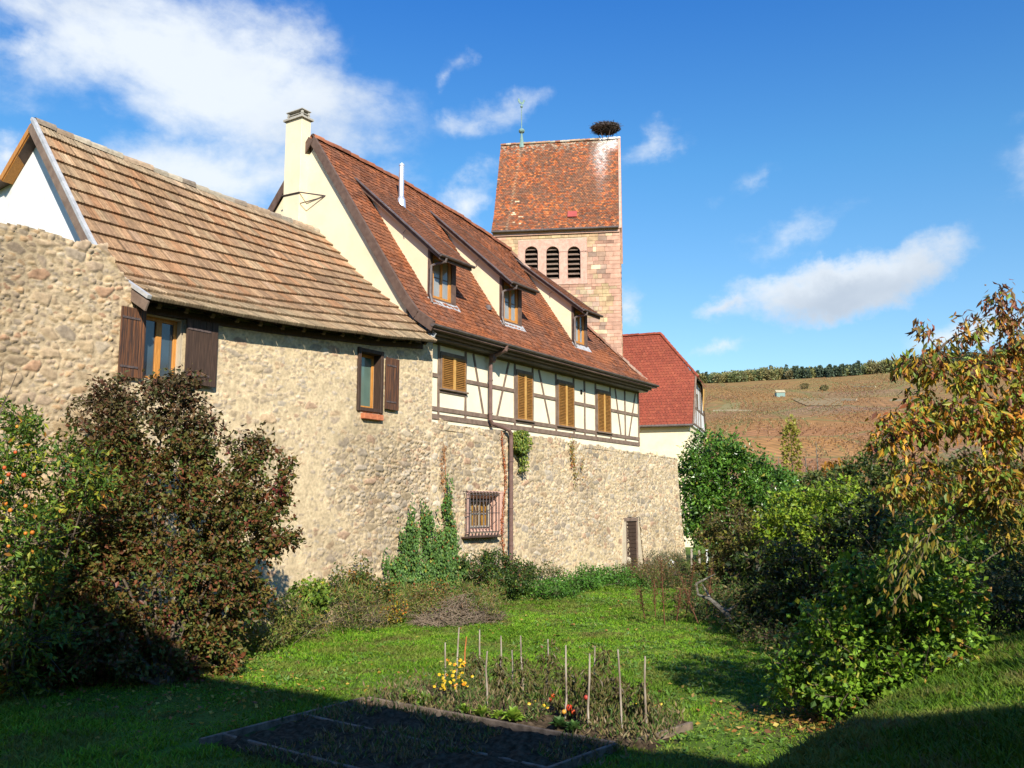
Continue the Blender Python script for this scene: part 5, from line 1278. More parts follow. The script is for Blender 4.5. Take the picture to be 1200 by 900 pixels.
# ------------------------------------------------------------------ shrubs and weeds along the foot of the wall
def build_wall_foot():
    G = [(3, (.06, .12, .02)), (2, (.10, .17, .028)), (1.5, (.04, .08, .018)), (.8, (.24, .24, .035))]
    mixp = [(3, (.07, .11, .022)), (2, (.14, .16, .035)), (1.2, (.20, .11, .04)), (1, (.27, .20, .05)), (.5, (.33, .13, .03)), (2, (.05, .085, .02))]
    def P(x, y, v): p = onV(x, y, v); p[2] = 0; return p
    def m(u, v, z, ru, rv, rz): return (np.array([u, v, z]), np.array([ru*.8+rv*.3, rv*.6+ru*.5, rz]))
    plant('hydrangea_shrub', (14.0, -.9, 0), [m(13.7, -.95, .55, .45, .4, .5), m(14.2, -.7, .75, .35, .3, .35)], 'lime green leafy shrub beside the dark plum bush', 'shrub', [(3, (.13, .21, .03)), (2, (.19, .25, .035)), (1, (.06, .11, .02)), (.6, (.38, .33, .04))], 90, 22, .10, .07, seed=11, trunk_r=.02, main=8)
    plant('bramble', (15.6, -.6, 0), [m(15.5, -.55, .7, .55, .35, .6), m(15.9, -.4, 1.1, .35, .22, .42), m(16.3, -.6, .55, .5, .35, .45)], 'arching green bramble mound at the wall foot left of the ivy', 'shrub', mixp, 180, 20, .075, .05, seed=12, trunk_r=.015, main=14, upright=.5)
    plant('bramble', (17.2, -.6, 0), [m(17.0, -.6, .45, .6, .35, .42), m(17.7, -.7, .35, .6, .35, .35), m(18.4, -.8, .4, .5, .3, .3)], 'low brownish bramble with orange leaves below the ivy', 'shrub', [(2, (.11, .12, .03)), (2, (.22, .12, .05)), (1.5, (.34, .15, .035)), (1, (.30, .24, .05)), (1.5, (.06, .09, .02))], 150, 18, .06, .045, seed=13, trunk_r=.012, main=12, upright=.5)
    plant('weed_patch', (14.7, -1.6, 0), [m(14.6, -1.7, .3, .7, .5, .3), m(15.5, -1.4, .3, .6, .45, .32), m(13.2, -1.7, .25, .6, .4, .28), m(16.4, -1.5, .22, .5, .4, .22)], 'straw coloured dry weeds at the lawn edge before the wall', 'weeds', [(3, (.26, .20, .10)), (2, (.18, .13, .07)), (1.5, (.10, .13, .03)), (1, (.34, .25, .08))], 240, 11, .07, .018, seed=14, trunk_r=.008, main=20, upright=.8, droop=-.3)
    plant('marigold', (15.9, -1.6, 0), [m(15.8, -1.6, .28, .32, .25, .22)], 'small yellow flowering plant at the lawn edge before the wall', 'flower', [(2, (.50, .33, .02)), (2, (.10, .16, .03)), (.6, (.5, .15, .02))], 40, 14, .06, .05, seed=15, trunk_r=.008, main=5)
    # dry brush heap
    R = np.random.default_rng(16); c = np.array([17.3, -2.35, 0]); t = thing('brush_heap', c, 'grey brown heap of dry brushwood on the lawn edge', 'brush heap')
    g = Geo()
    for i in range(1500):
        a = R.uniform(0, 6.28); r = R.random()**.5; h = (.46*(1-r**1.6)*(.5+1.0*float(vn(np.array(3*math.cos(a)*r+9), np.array(3*math.sin(a)*r)))))*R.random()**.6+.03
        p = c+np.array([1.35*r*math.cos(a), .85*r*math.sin(a), h]); d = rand_unit(R, 1)[0]*np.array([1, .8, .55])*R.uniform(.15, .45); q = p+d
        if q[2] < .02: q[2] = .02
        if p[1] < -.2: g.tube([p-d*.4, p+R.normal(0, .03, 3), q], [.006, .007, .003], 3, False)
    g.build('twigs', mat_noise('dry_brushwood', (.12, .09, .062), (.27, .205, .145), 7, .9, .1), t)['kind'] = 'stuff'
    V, F = leaf_arrays(c+R.normal(0, 1, (500, 3))*np.array([.6, .35, .2])+UP*.4, rand_unit(R, 500), rand_unit(R, 500), .06, .03); mk('dry_leaves', V, F, M['leaf'], t, col=np.repeat(pick(R, [(2, (.22, .12, .06)), (1, (.14, .09, .05)), (.7, (.1, .12, .03))], 500), 5, 0))['kind'] = 'stuff'
    plant('tall_grass', (15.0, -1.2, 0), [m(13.0, -1.3, .4, .6, .35, .42), m(14.9, -1.1, .45, .7, .35, .5), m(16.9, -1.3, .4, .7, .35, .42), m(18.6, -1.5, .35, .6, .35, .38), m(19.9, -1.4, .3, .5, .35, .32), m(17.6, -2.9, .22, .6, .3, .26)], 'loose straw and green tall grass along the wall foot', 'grass', [(3, (.14, .20, .035)), (2, (.27, .22, .09)), (1.5, (.08, .15, .025)), (1, (.34, .26, .10)), (.5, (.28, .12, .04))], 560, 12, .14, .020, seed=28, trunk_r=.006, main=30, upright=1.0, droop=-.5, twig_r=.003)
    # big green bush right of the ivy
    plant('rose_bush', (20.9, -.7, 0), [m(20.6, -.55, .85, .6, .45, .62), m(21.5, -.6, .9, .65, .45, .55), m(22.3, -.65, .6, .7, .4, .48), m(21.0, -.9, .45, .8, .4, .4), m(23.2, -.5, .65, .5, .3, .4)], 'dense dark green bush below the barred window', 'bush', [(4, (.045, .085, .018)), (2, (.07, .12, .022)), (1, (.16, .19, .03)), (.6, (.13, .055, .025)), (1.5, (.03, .06, .016))], 420, 24, .075, .05, seed=17, trunk_r=.02, main=26)
    plant('elder_shoot', (24.3, -.5, 0), [m(24.3, -.45, .55, .5, .3, .42), m(25.0, -.5, .4, .45, .3, .32)], 'small sparse green shoots at the wall foot right of the dark green bush', 'shrub', [(3, (.06, .10, .025)), (2, (.12, .14, .04)), (1, (.2, .12, .05))], 70, 16, .065, .04, seed=18, trunk_r=.01, main=8)
    # nettle bank
    plant('nettle_patch', (24.5, -1.5, 0), [m(22.6, -1.7, .25, .9, .5, .26), m(24.0, -1.6, .3, .9, .5, .32), m(25.4, -1.5, .4, .8, .6, .40), m(26.3, -1.8, .35, .8, .6, .36), m(26.0, -3.0, .2, .9, .6, .2)], 'bright green nettle bank on the lawn in front of the wall', 'weeds', [(4, (.065, .165, .022)), (3, (.10, .215, .03)), (1, (.04, .09, .018))], 620, 15, .085, .05, seed=19, trunk_r=.008, main=40, upright=.6, twig_r=.004)
    # rough weeds by the door
    plant('tall_weeds', (28.0, -1.7, 0), [m(28.2, -1.5, .45, .6, .5, .4), m(29.3, -1.3, .4, .7, .5, .35), m(27.3, -2.3, .4, .6, .4, .36)], 'brown seeding weeds left of the plank door', 'weeds', [(3, (.15, .09, .04)), (2, (.10, .10, .03)), (1, (.07, .12, .03)), (1, (.22, .12, .05))], 170, 15, .07, .035, seed=20, trunk_r=.01, main=18, upright=.9)
    plant('lavender_clump', (32.6, -.7, .2), [m(32.4, -.55, .65, .35, .3, .42), m(33.3, -.7, .55, .55, .4, .38), m(34.3, -.8, .5, .55, .4, .40)], 'grey green clump right of the plank door', 'shrub', [(3, (.08, .10, .05)), (2, (.12, .13, .075)), (1, (.05, .08, .025))], 190, 18, .07, .022, seed=21, trunk_r=.01, main=12, upright=.8, droop=-.4)
    plant('rough_grass_bank', (29.5, -2.6, .2), [m(28.8, -3.2, .2, 1.3, .8, .28), m(30.8, -2.5, .2, 1.4, .8, .3), m(33, -2.2, .25, 1.4, .8, .3)], 'olive rough grass bank in front of the plank door', 'weeds', [(3, (.10, .15, .03)), (2, (.16, .18, .045)), (1, (.22, .17, .07)), (2, (.06, .12, .022))], 520, 13, .16, .014, seed=22, trunk_r=.006, main=30, upright=1.0, droop=-1.0, twig_r=.003)
    rough = [(3, (.06, .11, .02)), (2, (.10, .13, .03)), (1.3, (.17, .12, .05)), (1, (.24, .17, .07)), (.6, (.13, .06, .03))]
    plant('weed_patch', (21.5, -7.2, 0), [m(20.5, -7.6, .22, 1.2, .9, .28), m(22.5, -6.6, .3, 1.4, .9, .36), m(24.5, -6.0, .35, 1.4, .9, .42), m(19.0, -9.0, .2, 1.1, .8, .26), m(22.0, -8.6, .4, 1.2, .8, .45)], 'rough dark weeds round the dead branch', 'weeds', rough, 620, 13, .11, .045, seed=24, trunk_r=.008, main=40, upright=.8, twig_r=.004)
    plant('weed_patch', (16.6, -10.4, 0), [m(16.6, -10.6, .16, .9, .6, .22), m(17.6, -9.6, .14, .8, .6, .18), m(15.0, -11.2, .2, .8, .5, .25)], 'low weeds spilling on to the lawn from the shaded thicket', 'weeds', rough, 240, 13, .09, .04, seed=25, trunk_r=.006, main=20, upright=.8, twig_r=.004)
    plant('goldenrod', (26.6, -3.4, .1), [m(26.2, -3.6, .45, .8, .5, .5), m(27.5, -3.2, .5, .8, .5, .55)], 'tall brown and green seeding weeds in front of the nettle bank', 'weeds', [(2, (.10, .13, .03)), (2, (.17, .10, .05)), (1, (.24, .16, .07))], 230, 14, .085, .03, seed=26, trunk_r=.008, main=20, upright=1.0, droop=-.4)
    plant('weed_patch', (12.4, -1.9, 0), [m(12.2, -1.7, .3, .6, .4, .34), m(11.4, -2.2, .22, .6, .4, .25), m(16.8, -2.0, .2, .6, .4, .22)], 'yellowing weeds at the foot of the plum bush', 'weeds', [(3, (.12, .16, .03)), (2, (.20, .18, .05)), (1, (.26, .18, .07))], 170, 14, .085, .04, seed=27, trunk_r=.006, main=16, upright=.8)
    # tall dry dock stalks
    spots = [(783, 655, 732), (797, 690, 728), (807, 660, 724), (822, 680, 730), (772, 680, 722), (760, 690, 726), (832, 668, 720)]
    lab = ['tallest', 'short leaning', 'rust brown', 'thin dark', 'bent', 'small', 'rightmost']
    for i, (x, yt, yb) in enumerate(spots):
        b = onZ(x-4, yb, .08); h = max(.45, (yb-yt)/FOC*np.dot(b-CAM, FW)); R = np.random.default_rng(60+i)
        t = thing('dock_stalk', b, f'{lab[i]} dry brown dock stalk among the weeds by the fallen branch', 'dry stalk', 'dry dock stalks by the fallen branch')
        lean = np.array([R.normal(0, .12), R.normal(0, .1), 0]); tp = b+UP*h+lean*h*2; g = Geo(); g.tube([b, (b+tp)/2+lean*.1, tp], [.014, .012, .006], 5)
        for k in range(5): q = b+(tp-b)*R.uniform(.3, .8); g.tube([q, q+np.array([R.normal(0, .1), R.normal(0, .1), R.uniform(.1, .28)])], [.007, .003], 4)
        g.build('stem', mat_noise('dock_brown', (.10, .045, .025), (.20, .085, .04), 9, .9, .1) if i == 0 else bpy.data.materials['dock_brown'], t)
        n = 260; k = R.uniform(.3, 1, n); pos = b+(tp-b)*k[:, None]+R.normal(0, .045, (n, 3)); V, F = leaf_arrays(pos, rand_unit(R, n)+UP*.4, rand_unit(R, n), .03, .02); mk('seed_head', V, F, M['leaf'], t, col=np.repeat(pick(R, [(3, (.16, .065, .03)), (1, (.25, .11, .045)), (1, (.10, .05, .03))], n), 5, 0))['kind'] = 'stuff'
    # fallen, lichened branch
    a = onZ(868, 740, .05); p = [a, onZ(848, 724, .45), onZ(832, 712, .75), onZ(818, 700, 1.0), onZ(815, 690, 1.12)]
    p = [a, onD(850, 718, np.dot(a-CAM, FW)+.4), onD(833, 703, np.dot(a-CAM, FW)+.8), onD(818, 697, np.dot(a-CAM, FW)+1.1), onD(816, 684, np.dot(a-CAM, FW)+1.2)]
    t = thing('dead_branch', a, 'leaning dead branch with pale lichened bark at the lawn edge', 'branch'); g = Geo(); g.tube(p, [.08, .065, .045, .03, .02], 8); g.tube([p[1], p[1]+np.array([.1, -.35, .25])], [.05, .02], 6); g.tube([p[2], p[2]+np.array([.3, .3, .3])], [.035, .012], 6); g.tube([p[4], p[4]+np.array([.4, -.3, .2])], [.03, .01], 5); g.build('trunk', M['palebark'], t)
    # bags and pots near the wall end
    b = onV(787, 668, -.9); b[2] = float(gz(b[0], b[1])); g = Geo(); g.lathe(b+UP*.3, [(.10, -.3), (.15, -.25), (.16, -.12), (.12, .02), (.05, .08)], 7); o = g.build('sack', M['whitepaint'], None, smooth=True); tag(o, 'small white sack among grey weeds near the wall end', 'sack')
    # picket fence stub past the wall end
    for i, (x, y0, y1, col) in enumerate(((811, 643, 668, 'stake'), (820, 645, 672, 'stake'), (829, 644, 670, 'whitepaint'), (836, 650, 676, 'stake'))):
        p = onD(x, y1, 33.0); p2 = onD(x, y0, 33.0); p[2] = min(p[2], .4); o = Geo().box(p+np.array([-.045, -.03, -.6]), np.array([p[0]+.045, p[1]+.03, p2[2]])).build('fence_picket', M[col], None, bevel=.01)
        tag(o, ['grey picket nearest the wall end', 'grey picket second from the wall end', 'white painted picket beyond the wall end', 'grey picket farthest from the wall end'][i], 'picket', 'pickets past the wall end')
build_wall_foot()

# ------------------------------------------------------------------ right: shrubs, hazel, cherry
def build_right_plants():
    lau = [(4, (.075, .165, .022)), (3, (.105, .21, .03)), (2, (.045, .105, .018)), (.8, (.17, .26, .04)), (.2, (.28, .25, .04))]
    D = 40.
    b = onD(850, 660, D); b[2] = .1
    plant('cherry_laurel', b, [ell(835, 548, D, 42, 46), ell(868, 560, D, 45, 42), ell(815, 585, D-.2, 26, 50), ell(900, 582, D-1, 42, 34), ell(850, 610, D-.5, 55, 35), ell(930, 600, D-3, 40, 34)], 'glossy bright green laurel tree at the far end of the rampart wall', 'tree', lau, 1150, 24, .19, .10, seed=31, trunk_r=.09, mat='gloss_leaf', spread=.15, main=40, droop=.1)
    D = 27.
    b = onD(862, 725, D); b[2] = .1
    plant('spindle_shrub', b, [ell(858, 628, D, 42, 44), ell(840, 660, D, 30, 40), ell(885, 650, D, 40, 50), ell(870, 690, D, 48, 30)], 'rust brown and olive shrub in front of the laurel tree', 'shrub', [(3, (.12, .095, .025)), (2.5, (.10, .065, .025)), (2, (.18, .16, .03)), (1.5, (.065, .09, .02))], 420, 20, .13, .07, seed=32, trunk_r=.04, main=30)
    D = 24.
    b = onD(950, 730, D); b[2] = .1
    plant('privet_shrub', b, [ell(945, 605, D, 60, 36), ell(985, 590, D-.5, 40, 34), ell(915, 625, D, 36, 30), ell(960, 640, D-.5, 60, 40)], 'yellow green shrub in the middle of the right hand thicket', 'shrub', [(4, (.20, .29, .022)), (2, (.28, .32, .03)), (1.6, (.08, .13, .018))], 430, 20, .125, .075, seed=33, trunk_r=.04, main=30)
    D = 31.
    b = onD(1025, 720, D); b[2] = .1
    plant('elder_tree', b, [ell(1020, 562, D, 38, 32), ell(985, 575, D, 34, 24), ell(1060, 575, D, 34, 40), ell(1020, 610, D, 60, 40), ell(1023, 530, D, 8, 20), ell(960, 575, D+2, 30, 24)], 'tall dark green tree behind the thicket with pointed shoots', 'tree', [(3, (.045, .075, .02)), (2, (.085, .12, .024)), (1.3, (.15, .16, .03)), (.5, (.17, .09, .03))], 480, 18, .17, .09, seed=34, trunk_r=.07, main=30)
    D = 19.
    b = onD(930, 785, D); b[2] = .0
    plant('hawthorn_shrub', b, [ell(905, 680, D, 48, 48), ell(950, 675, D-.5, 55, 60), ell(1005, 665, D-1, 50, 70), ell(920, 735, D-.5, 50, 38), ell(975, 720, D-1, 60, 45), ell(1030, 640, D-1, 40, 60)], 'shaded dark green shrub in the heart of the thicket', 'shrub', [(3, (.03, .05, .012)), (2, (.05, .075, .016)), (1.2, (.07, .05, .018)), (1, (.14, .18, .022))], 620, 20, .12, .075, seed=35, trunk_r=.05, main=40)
    D = 15.5
    b = onD(1110, 760, D); b[2] = .0
    plant('dogwood_shrub', b, [ell(1075, 650, D, 50, 60), ell(1130, 640, D, 50, 60), ell(1175, 600, D+2, 60, 50), ell(1140, 590, D+3, 60, 40), ell(1210, 640, D, 60, 60)], 'loose green shrub behind the hanging cherry branches', 'shrub', [(3, (.07, .12, .02)), (2, (.14, .20, .026)), (1, (.045, .065, .016)), (.6, (.24, .22, .03))], 480, 18, .105, .065, seed=36, trunk_r=.04, main=30)
    D = 11.4
    b = onD(1010, 845, D); b[2] = .0
    plant('hazel_bush', b, [ell(990, 755, D, 65, 62, .8), ell(935, 795, D+.2, 42, 40, .6), ell(1060, 740, D-.2, 60, 75, .8), ell(1100, 700, D, 50, 60, .7), ell(1000, 810, D-.3, 75, 25, .7), ell(1075, 800, D-.4, 50, 30, .6), ell(1020, 690, D+.3, 55, 45, .7), ell(1100, 640, D+.6, 50, 50, .6), ell(1115, 760, D-.2, 30, 40, .5)], 'big leaved hazel bush lit yellow green at the foot of the bank', 'bush', [(4, (.14, .25, .022)), (3, (.20, .31, .03)), (2.0, (.06, .12, .018)), (.7, (.30, .30, .035)), (.4, (.25, .13, .03))], 900, 15, .088, .068, seed=37, trunk_r=.03, main=34, spread=.085, droop=.4)
    D = 14.
    b = onZ(1160, 745, .3)
    plant('bramble', b, [ell(1150, 700, D, 40, 34), ell(1185, 680, D+.5, 40, 30), ell(1195, 720, D, 40, 26)], 'dark bramble and rough grass in the ditch behind the bank', 'shrub', [(2, (.06, .075, .02)), (2, (.10, .10, .03)), (1, (.16, .13, .05))], 260, 16, .08, .045, seed=38, trunk_r=.012, main=16)
    # cherry tree, trunk out of frame at the right
    K = 1.44; D = 6.3*K
    b = onD(1330, 800, 6.9*K); b[2] = float(gz(b[0], b[1]))-.05
    def pts(*q): return [onD(x, y, d*K) for x, y, d in q]
    tr = [b, *pts((1315, 690, 6.9), (1290, 600, 6.8), (1270, 520, 6.7), (1240, 430, 6.6), (1215, 360, 6.5))]
    stems = [tr, pts((1290, 600, 6.8), (1200, 575, 6.6), (1125, 600, 6.4), (1090, 625, 6.3)), pts((1275, 535, 6.75), (1190, 490, 6.5), (1120, 492, 6.3), (1065, 505, 6.2), (1035, 515, 6.1)), pts((1250, 455, 6.65), (1180, 430, 6.4), (1120, 440, 6.25), (1075, 425, 6.2), (1062, 420, 6.2)),
             pts((1235, 425, 6.6), (1195, 410, 6.4), (1178, 375, 6.35), (1170, 340, 6.3)), pts((1190, 490, 6.5), (1140, 450, 6.35), (1100, 410, 6.3), (1082, 388, 6.3)), pts((1200, 575, 6.6), (1140, 560, 6.4), (1080, 565, 6.3), (1040, 575, 6.3)), pts((1300, 640, 6.9), (1240, 620, 6.7), (1180, 640, 6.5), (1150, 660, 6.4))]
    ms = [ell(1105, 455, D, 45, 48, .5), ell(1165, 450, D, 55, 62, .6), ell(1070, 495, D, 46, 34, .4), ell(1130, 515, D, 70, 48, .6), ell(1190, 525, D+.1, 55, 60, .6), ell(1230, 440, D+.2, 70, 90, .6), ell(1090, 565, D, 55, 30, .45), ell(1160, 585, D, 60, 40, .5), ell(1170, 375, D, 12, 40, .2), ell(1195, 395, D, 20, 34, .3), ell(1082, 395, D, 14, 18, .15), ell(1130, 400, D, 24, 26, .25), ell(1050, 525, D, 26, 22, .3), ell(1085, 640, D-.05, 34, 28, .3), ell(1040, 690, D-.1, 20, 24, .2), ell(1240, 580, D+.2, 60, 80, .6), ell(1066, 440, D, 24, 14, .2), ell(1080, 425, D, 40, 14, .2), ell(1172, 350, D, 10, 22, .12), ell(1145, 380, D, 22, 16, .15), ell(1060, 570, D, 30, 30, .3)]
    E = lambda u, v, z, r, h: (CAM+(np.array([u, v, z])-CAM)*K, np.array([r, r, h])*K)
    ms = [(c_, r_*np.array([1, 1.2, 1])) for c_, r_ in ms]
    ms += [E(8.7, -16.1, 5.6, .9, .9), E(9.3, -17.0, 5.2, 1.2, 1.1), E(9.0, -16.9, 6.7, 1.0, .9), E(10.2, -17.6, 4.8, 1.1, 1.0), E(10.0, -16.7, 6.2, .9, .8)]
    sc_ = lambda *p: CAM+(np.array(p)-CAM)*K
    stems += [[tr[2], sc_(8.6, -15.6, 4.0), sc_(8.7, -15.9, 5.2), sc_(8.8, -16.1, 6.6)], [tr[2], sc_(8.9, -16.1, 3.6), sc_(9.6, -16.7, 4.6)]]
    pal = [(2.4, (.46, .18, .03)), (3.2, (.30, .28, .045)), (3.4, (.17, .25, .036)), (1.6, (.55, .28, .035)), (1.3, (.36, .11, .05)), (1.2, (.22, .085, .06)), (1.0, (.60, .40, .04))]
    def patch(pos, c, R, ti):
        z = 2.6+(pos[:, 2]-2.6)/K; g_ = sst(3.1, 2.4, z)[:, None]*.55; c = c*(1-g_)+np.array([.13, .17, .03])*g_
        p = (sst(3.55, 4.0, z)*.65)[:, None]*(R.random(len(c)) < .75)[:, None]; return c*(1-p)+np.array([.24, .085, .08])*p
    plant('cherry_tree', b, ms, 'cherry tree with hanging orange and olive autumn leaves at the right edge', 'tree', pal, 1900, 13, .098, .039, seed=39, mw=[2.6]*(len(ms)-5)+[1.0]*5, trunk_r=.06, stems=stems, droop=1.15, spread=.065, main=40, twig_r=.005, leaf_from=.1, patch=patch, upright=.15, shell=.30, out=1.18)
build_right_plants()

# tree standing on the bank out of frame at the right: its crown shades the thicket
def build_shade_tree():
    b = np.array([10.5, -20.5, 0.]); b[2] = float(gz(b[0], b[1]))
    E = lambda u, v, z, r, h: (np.array([u, v, z]), np.array([r, r, h]))
    plant('walnut_tree', b, [E(10.5, -20.5, 8.6, 2.8, 2.2), E(9.0, -21, 7.4, 2.0, 1.6), E(12.4, -20.6, 7.6, 2.4, 1.8), E(11, -19.2, 7.0, 2.0, 1.5), E(14.2, -21.5, 8.2, 2.2, 1.8), E(8.6, -19.3, 8.2, 1.8, 1.5), E(12.6, -21.0, 9.6, 2.0, 1.5)], 'spreading walnut tree on the bank out of view at the right', 'tree', [(3, (.10, .16, .03)), (1, (.26, .22, .04))], 400, 18, .24, .13, seed=80, trunk_r=.16, main=30, spread=.2)
build_shade_tree()

# ------------------------------------------------------------------ vegetable beds
def build_beds():
    R = np.random.default_rng(90)
    # dug soil, as a rough sheet just over the ground
    def soil(u0, u1, v0, v1, sk0=0, sk1=0):
        n = int((u1-u0)/.045); m = int((v1-v0)/.045); U, Vv = np.meshgrid(np.linspace(u0, u1, n), np.linspace(v0, v1, m), indexing='ij')
        Z = gz(U, Vv)+.01+.10*np.abs(fbm(U*4, Vv*4, 5)-.5)*2+.05*fbm(U*12, Vv*12, 3)+.02*np.sin(U*16)
        ed = np.minimum(np.minimum(U-u0, u1-U), np.minimum(Vv-v0, v1-Vv)); Z = Z-.14*sst(.10, 0., ed)
        i = np.arange(n*m).reshape(n, m); F = np.stack([i[:-1, :-1], i[1:, :-1], i[1:, 1:], i[:-1, 1:]], -1).reshape(-1, 4)
        o = mk('soil', np.stack([U, Vv, Z], -1), F, M['soil'], None, smooth=True); o['kind'] = 'structure'
    soil(6.9, 9.46, -10.3, -6.5); soil(9.5, 10.85, -10.65, -6.35)
    def board(p, q, label, h=.10, w=.05):
        p = np.array([*p, float(gz(p[0], p[1]))]); q = np.array([*q, float(gz(q[0], q[1]))]); g = Geo(); n = 5
        for k in range(n):
            a = p+(q-p)*k/n; b = p+(q-p)*(k+1)/n; 
        g.bar(p+UP*(h/2-.01), q+UP*(h/2-.02), h, w, (0, 0, 1)); o = g.build('edging_board', M['board'], None, bevel=.006); tag(o, label, 'board', 'boards edging the vegetable beds')
    board((9.60, -6.45), (9.36, -10.36), 'weathered board between the dark bare bed and the flower bed')
    board((9.30, -10.36), (6.9, -10.1), 'board at the right end of the dark bare bed')
    board((10.62, -10.72), (9.62, -10.48), 'sunlit short board at the right end of the flower bed')
    board((9.55, -6.42), (6.9, -6.38), 'board at the left end of the dark bare bed')
    board((8.42, -6.42), (8.15, -10.2), 'first board dividing the dark bare bed', .09); board((7.2, -6.42), (6.9, -10.1), 'nearest board dividing the dark bare bed', .09)
    # stakes
    st = [((521.7, 753), (520, 800), 'stake'), ((538, 735), (534, 799), 'stake'), ((546.7, 746), (544, 797), 'rust'), ((562, 738), (560, 799), 'stake'), ((571, 763), (571, 827), 'stake'), ((587, 745), (585, 810), 'stake'), ((600, 762), (599, 815), 'stake'), ((610, 745), (611, 822), 'stake'), ((642, 749), (641, 812), 'stake'), ((663, 756), (661, 842), 'stake'), ((691, 766), (690, 853), 'stake'), ((697, 757), (697, 828), 'stake'), ((724, 761), (729, 850), 'stake'), ((756, 769), (759, 855), 'stake')]
    names = ['short grey stake at the left end of the flower bed row', 'tall grey stake just left of the rust orange stake', 'rust orange wooden stake in the flower bed', 'tall grey stake just right of the rust orange stake', 'short grey stake, fifth from the left in the row', 'grey stake, sixth from the left in the row', 'short thin grey stake, seventh from the left in the row', 'tall grey stake, eighth from the left in the row', 'grey stake rising behind the middle tomato plant', 'tall pale stake with ripe red tomatoes at its foot', 'pale stake, fourth from the right in the row', 'grey stake set back, third from the right in the row', 'pale leaning stake, second from the right in the row', 'pale stake standing alone at the right end of the row']
    bases = []
    for (a, b, m), nm in zip(st, names):
        p = onZ(b[0], b[1], .03); D = np.dot(p-CAM, FW); q = onD(a[0], a[1], D); p[2] = -.08
        g = Geo(); g.tube([p, p+(q-p)*.35+R.normal(0, .012, 3), p+(q-p)*.7+R.normal(0, .010, 3), q], [.0135, .013, .012, .010], 6); o = g.build('garden_stake', M[m], None); tag(o, nm, 'stake', 'wooden stakes in the flower bed'); bases.append(p)
    # withered tomato plants
    def B(x, y): return onZ(x, y, .03)
    tom = [(611, 822, .55, 'withered tomato plant on the eighth stake from the left'), (641, 818, .75, 'half green withered tomato plant in the middle of the row'), (662, 838, .62, 'brown withered tomato plant bearing the red tomatoes'), (690, 848, .6, 'brown drooping tomato plant on the fourth stake from the right'), (705, 832, .72, 'tallest withered tomato plant near the right of the row'), (729, 845, .55, 'withered tomato plant on the leaning stake'), (759, 852, .45, 'thin dried tomato plant on the rightmost stake'), (583, 812, .5, 'thin dried brown plant between the left stakes'), (556, 803, .45, 'dried brown plant behind the yellow marigolds')]
    wp = [(3, (.15, .12, .045)), (2, (.11, .12, .035)), (1.5, (.20, .15, .07)), (1, (.07, .10, .022)), (1, (.10, .065, .035))]
    for i, (x, y, h, lb) in enumerate(tom):
        b = B(x, y); w = .2 if i not in (6, 7) else .10
        t, _ = plant('tomato_plant', b, [(b+UP*h*.45, np.array([w, w, h*.42])), (b+UP*h*.85+R.normal(0, .05, 3)*np.array([1, 1, 0]), np.array([w*.6, w*.6, h*.28]))], lb, 'tomato plant', wp, 44, 9, .085, .028, group='withered tomato plants', seed=40+i, trunk_r=.009, main=6, droop=1.3, spread=.05, twig_r=.004)
        fr = {2: [(667, 829, (.50, .05, .015), .042), (672, 834, (.55, .08, .02), .034), (661, 834, (.62, .30, .04), .03)], 1: [(644, 820, (.52, .07, .02), .034), (640, 824, (.60, .25, .03), .03), (648, 815, (.55, .10, .02), .028)], 3: [(687, 817, (.42, .05, .03), .03)]}.get(i, [])
        for (fx, fy, col, r) in fr:
            c = onD(fx, fy, np.dot(b-CAM, FW)-.18); g = Geo(); g.lathe(c-UP*r, [(r*.3, 0), (r*.85, r*.4), (r, r), (r*.8, r*1.55), (r*.3, r*1.85)], 10); o = g.build('fruit', M['veg'], t, smooth=True)
            a = o.data.color_attributes.new('Col', 'FLOAT_COLOR', 'POINT'); n = len(o.data.vertices); cc = np.ones((n, 4), np.float32); cc[:, :3] = col; a.data.foreach_set('color', cc.ravel())
    # marigolds
    for i, (x, y, h, lb) in enumerate(((521, 824, .34, 'leftmost clump of yellow marigolds in the flower bed'), (532, 818, .46, 'tall clump of yellow marigolds beside the left stakes'), (545, 822, .28, 'small yellow marigold clump right of the tall one'), (760, 842, .22, 'few yellow flowers at the right end of the bed'), (628, 838, .16, 'low yellow flowers before the tomato plants'))):
        b = B(x, y); w = .15
        t, _ = plant('marigold', b, [(b+UP*h*.55, np.array([w, w, h*.5]))], lb, 'flower', [(2, (.08, .13, .025)), (1, (.13, .15, .04))], 24, 9, .06, .02, group='marigolds in the flower bed', seed=60+i, trunk_r=.006, main=5, upright=.8, twig_r=.003)
        n = (16, 20, 9, 6, 5)[i]; V = []; F = []; C = []
        for k in range(n):
            an = R.uniform(0, 6.28); r = w*1.15*R.random()**.5; c = b+np.array([r*math.cos(an), r*math.sin(an), h*R.uniform(.55, 1.15)]); s = R.uniform(.018, .028); nrm = -FW*.8+UP*.7+R.normal(0, .3, 3); nrm /= np.linalg.norm(nrm); e1 = np.cross(nrm, UP); e1 /= np.linalg.norm(e1); e2 = np.cross(nrm, e1); b0 = len(V); col = np.array((.66, .42, .015) if R.random() < .75 else (.60, .22, .01))
            V.append(c+nrm*s*.6); C.append(col*.8)
            for q in range(10): an2 = 2*math.pi*q/10; rr = s*(1.1 if q % 2 else .85); V.append(c+(e1*math.cos(an2)+e2*math.sin(an2))*rr); C.append(col)
            F += [(b0, b0+1+q, b0+1+(q+1) % 10) for q in range(10)]
        mk('flower_heads', V, F, M['veg'], t, col=C)['kind'] = 'stuff'
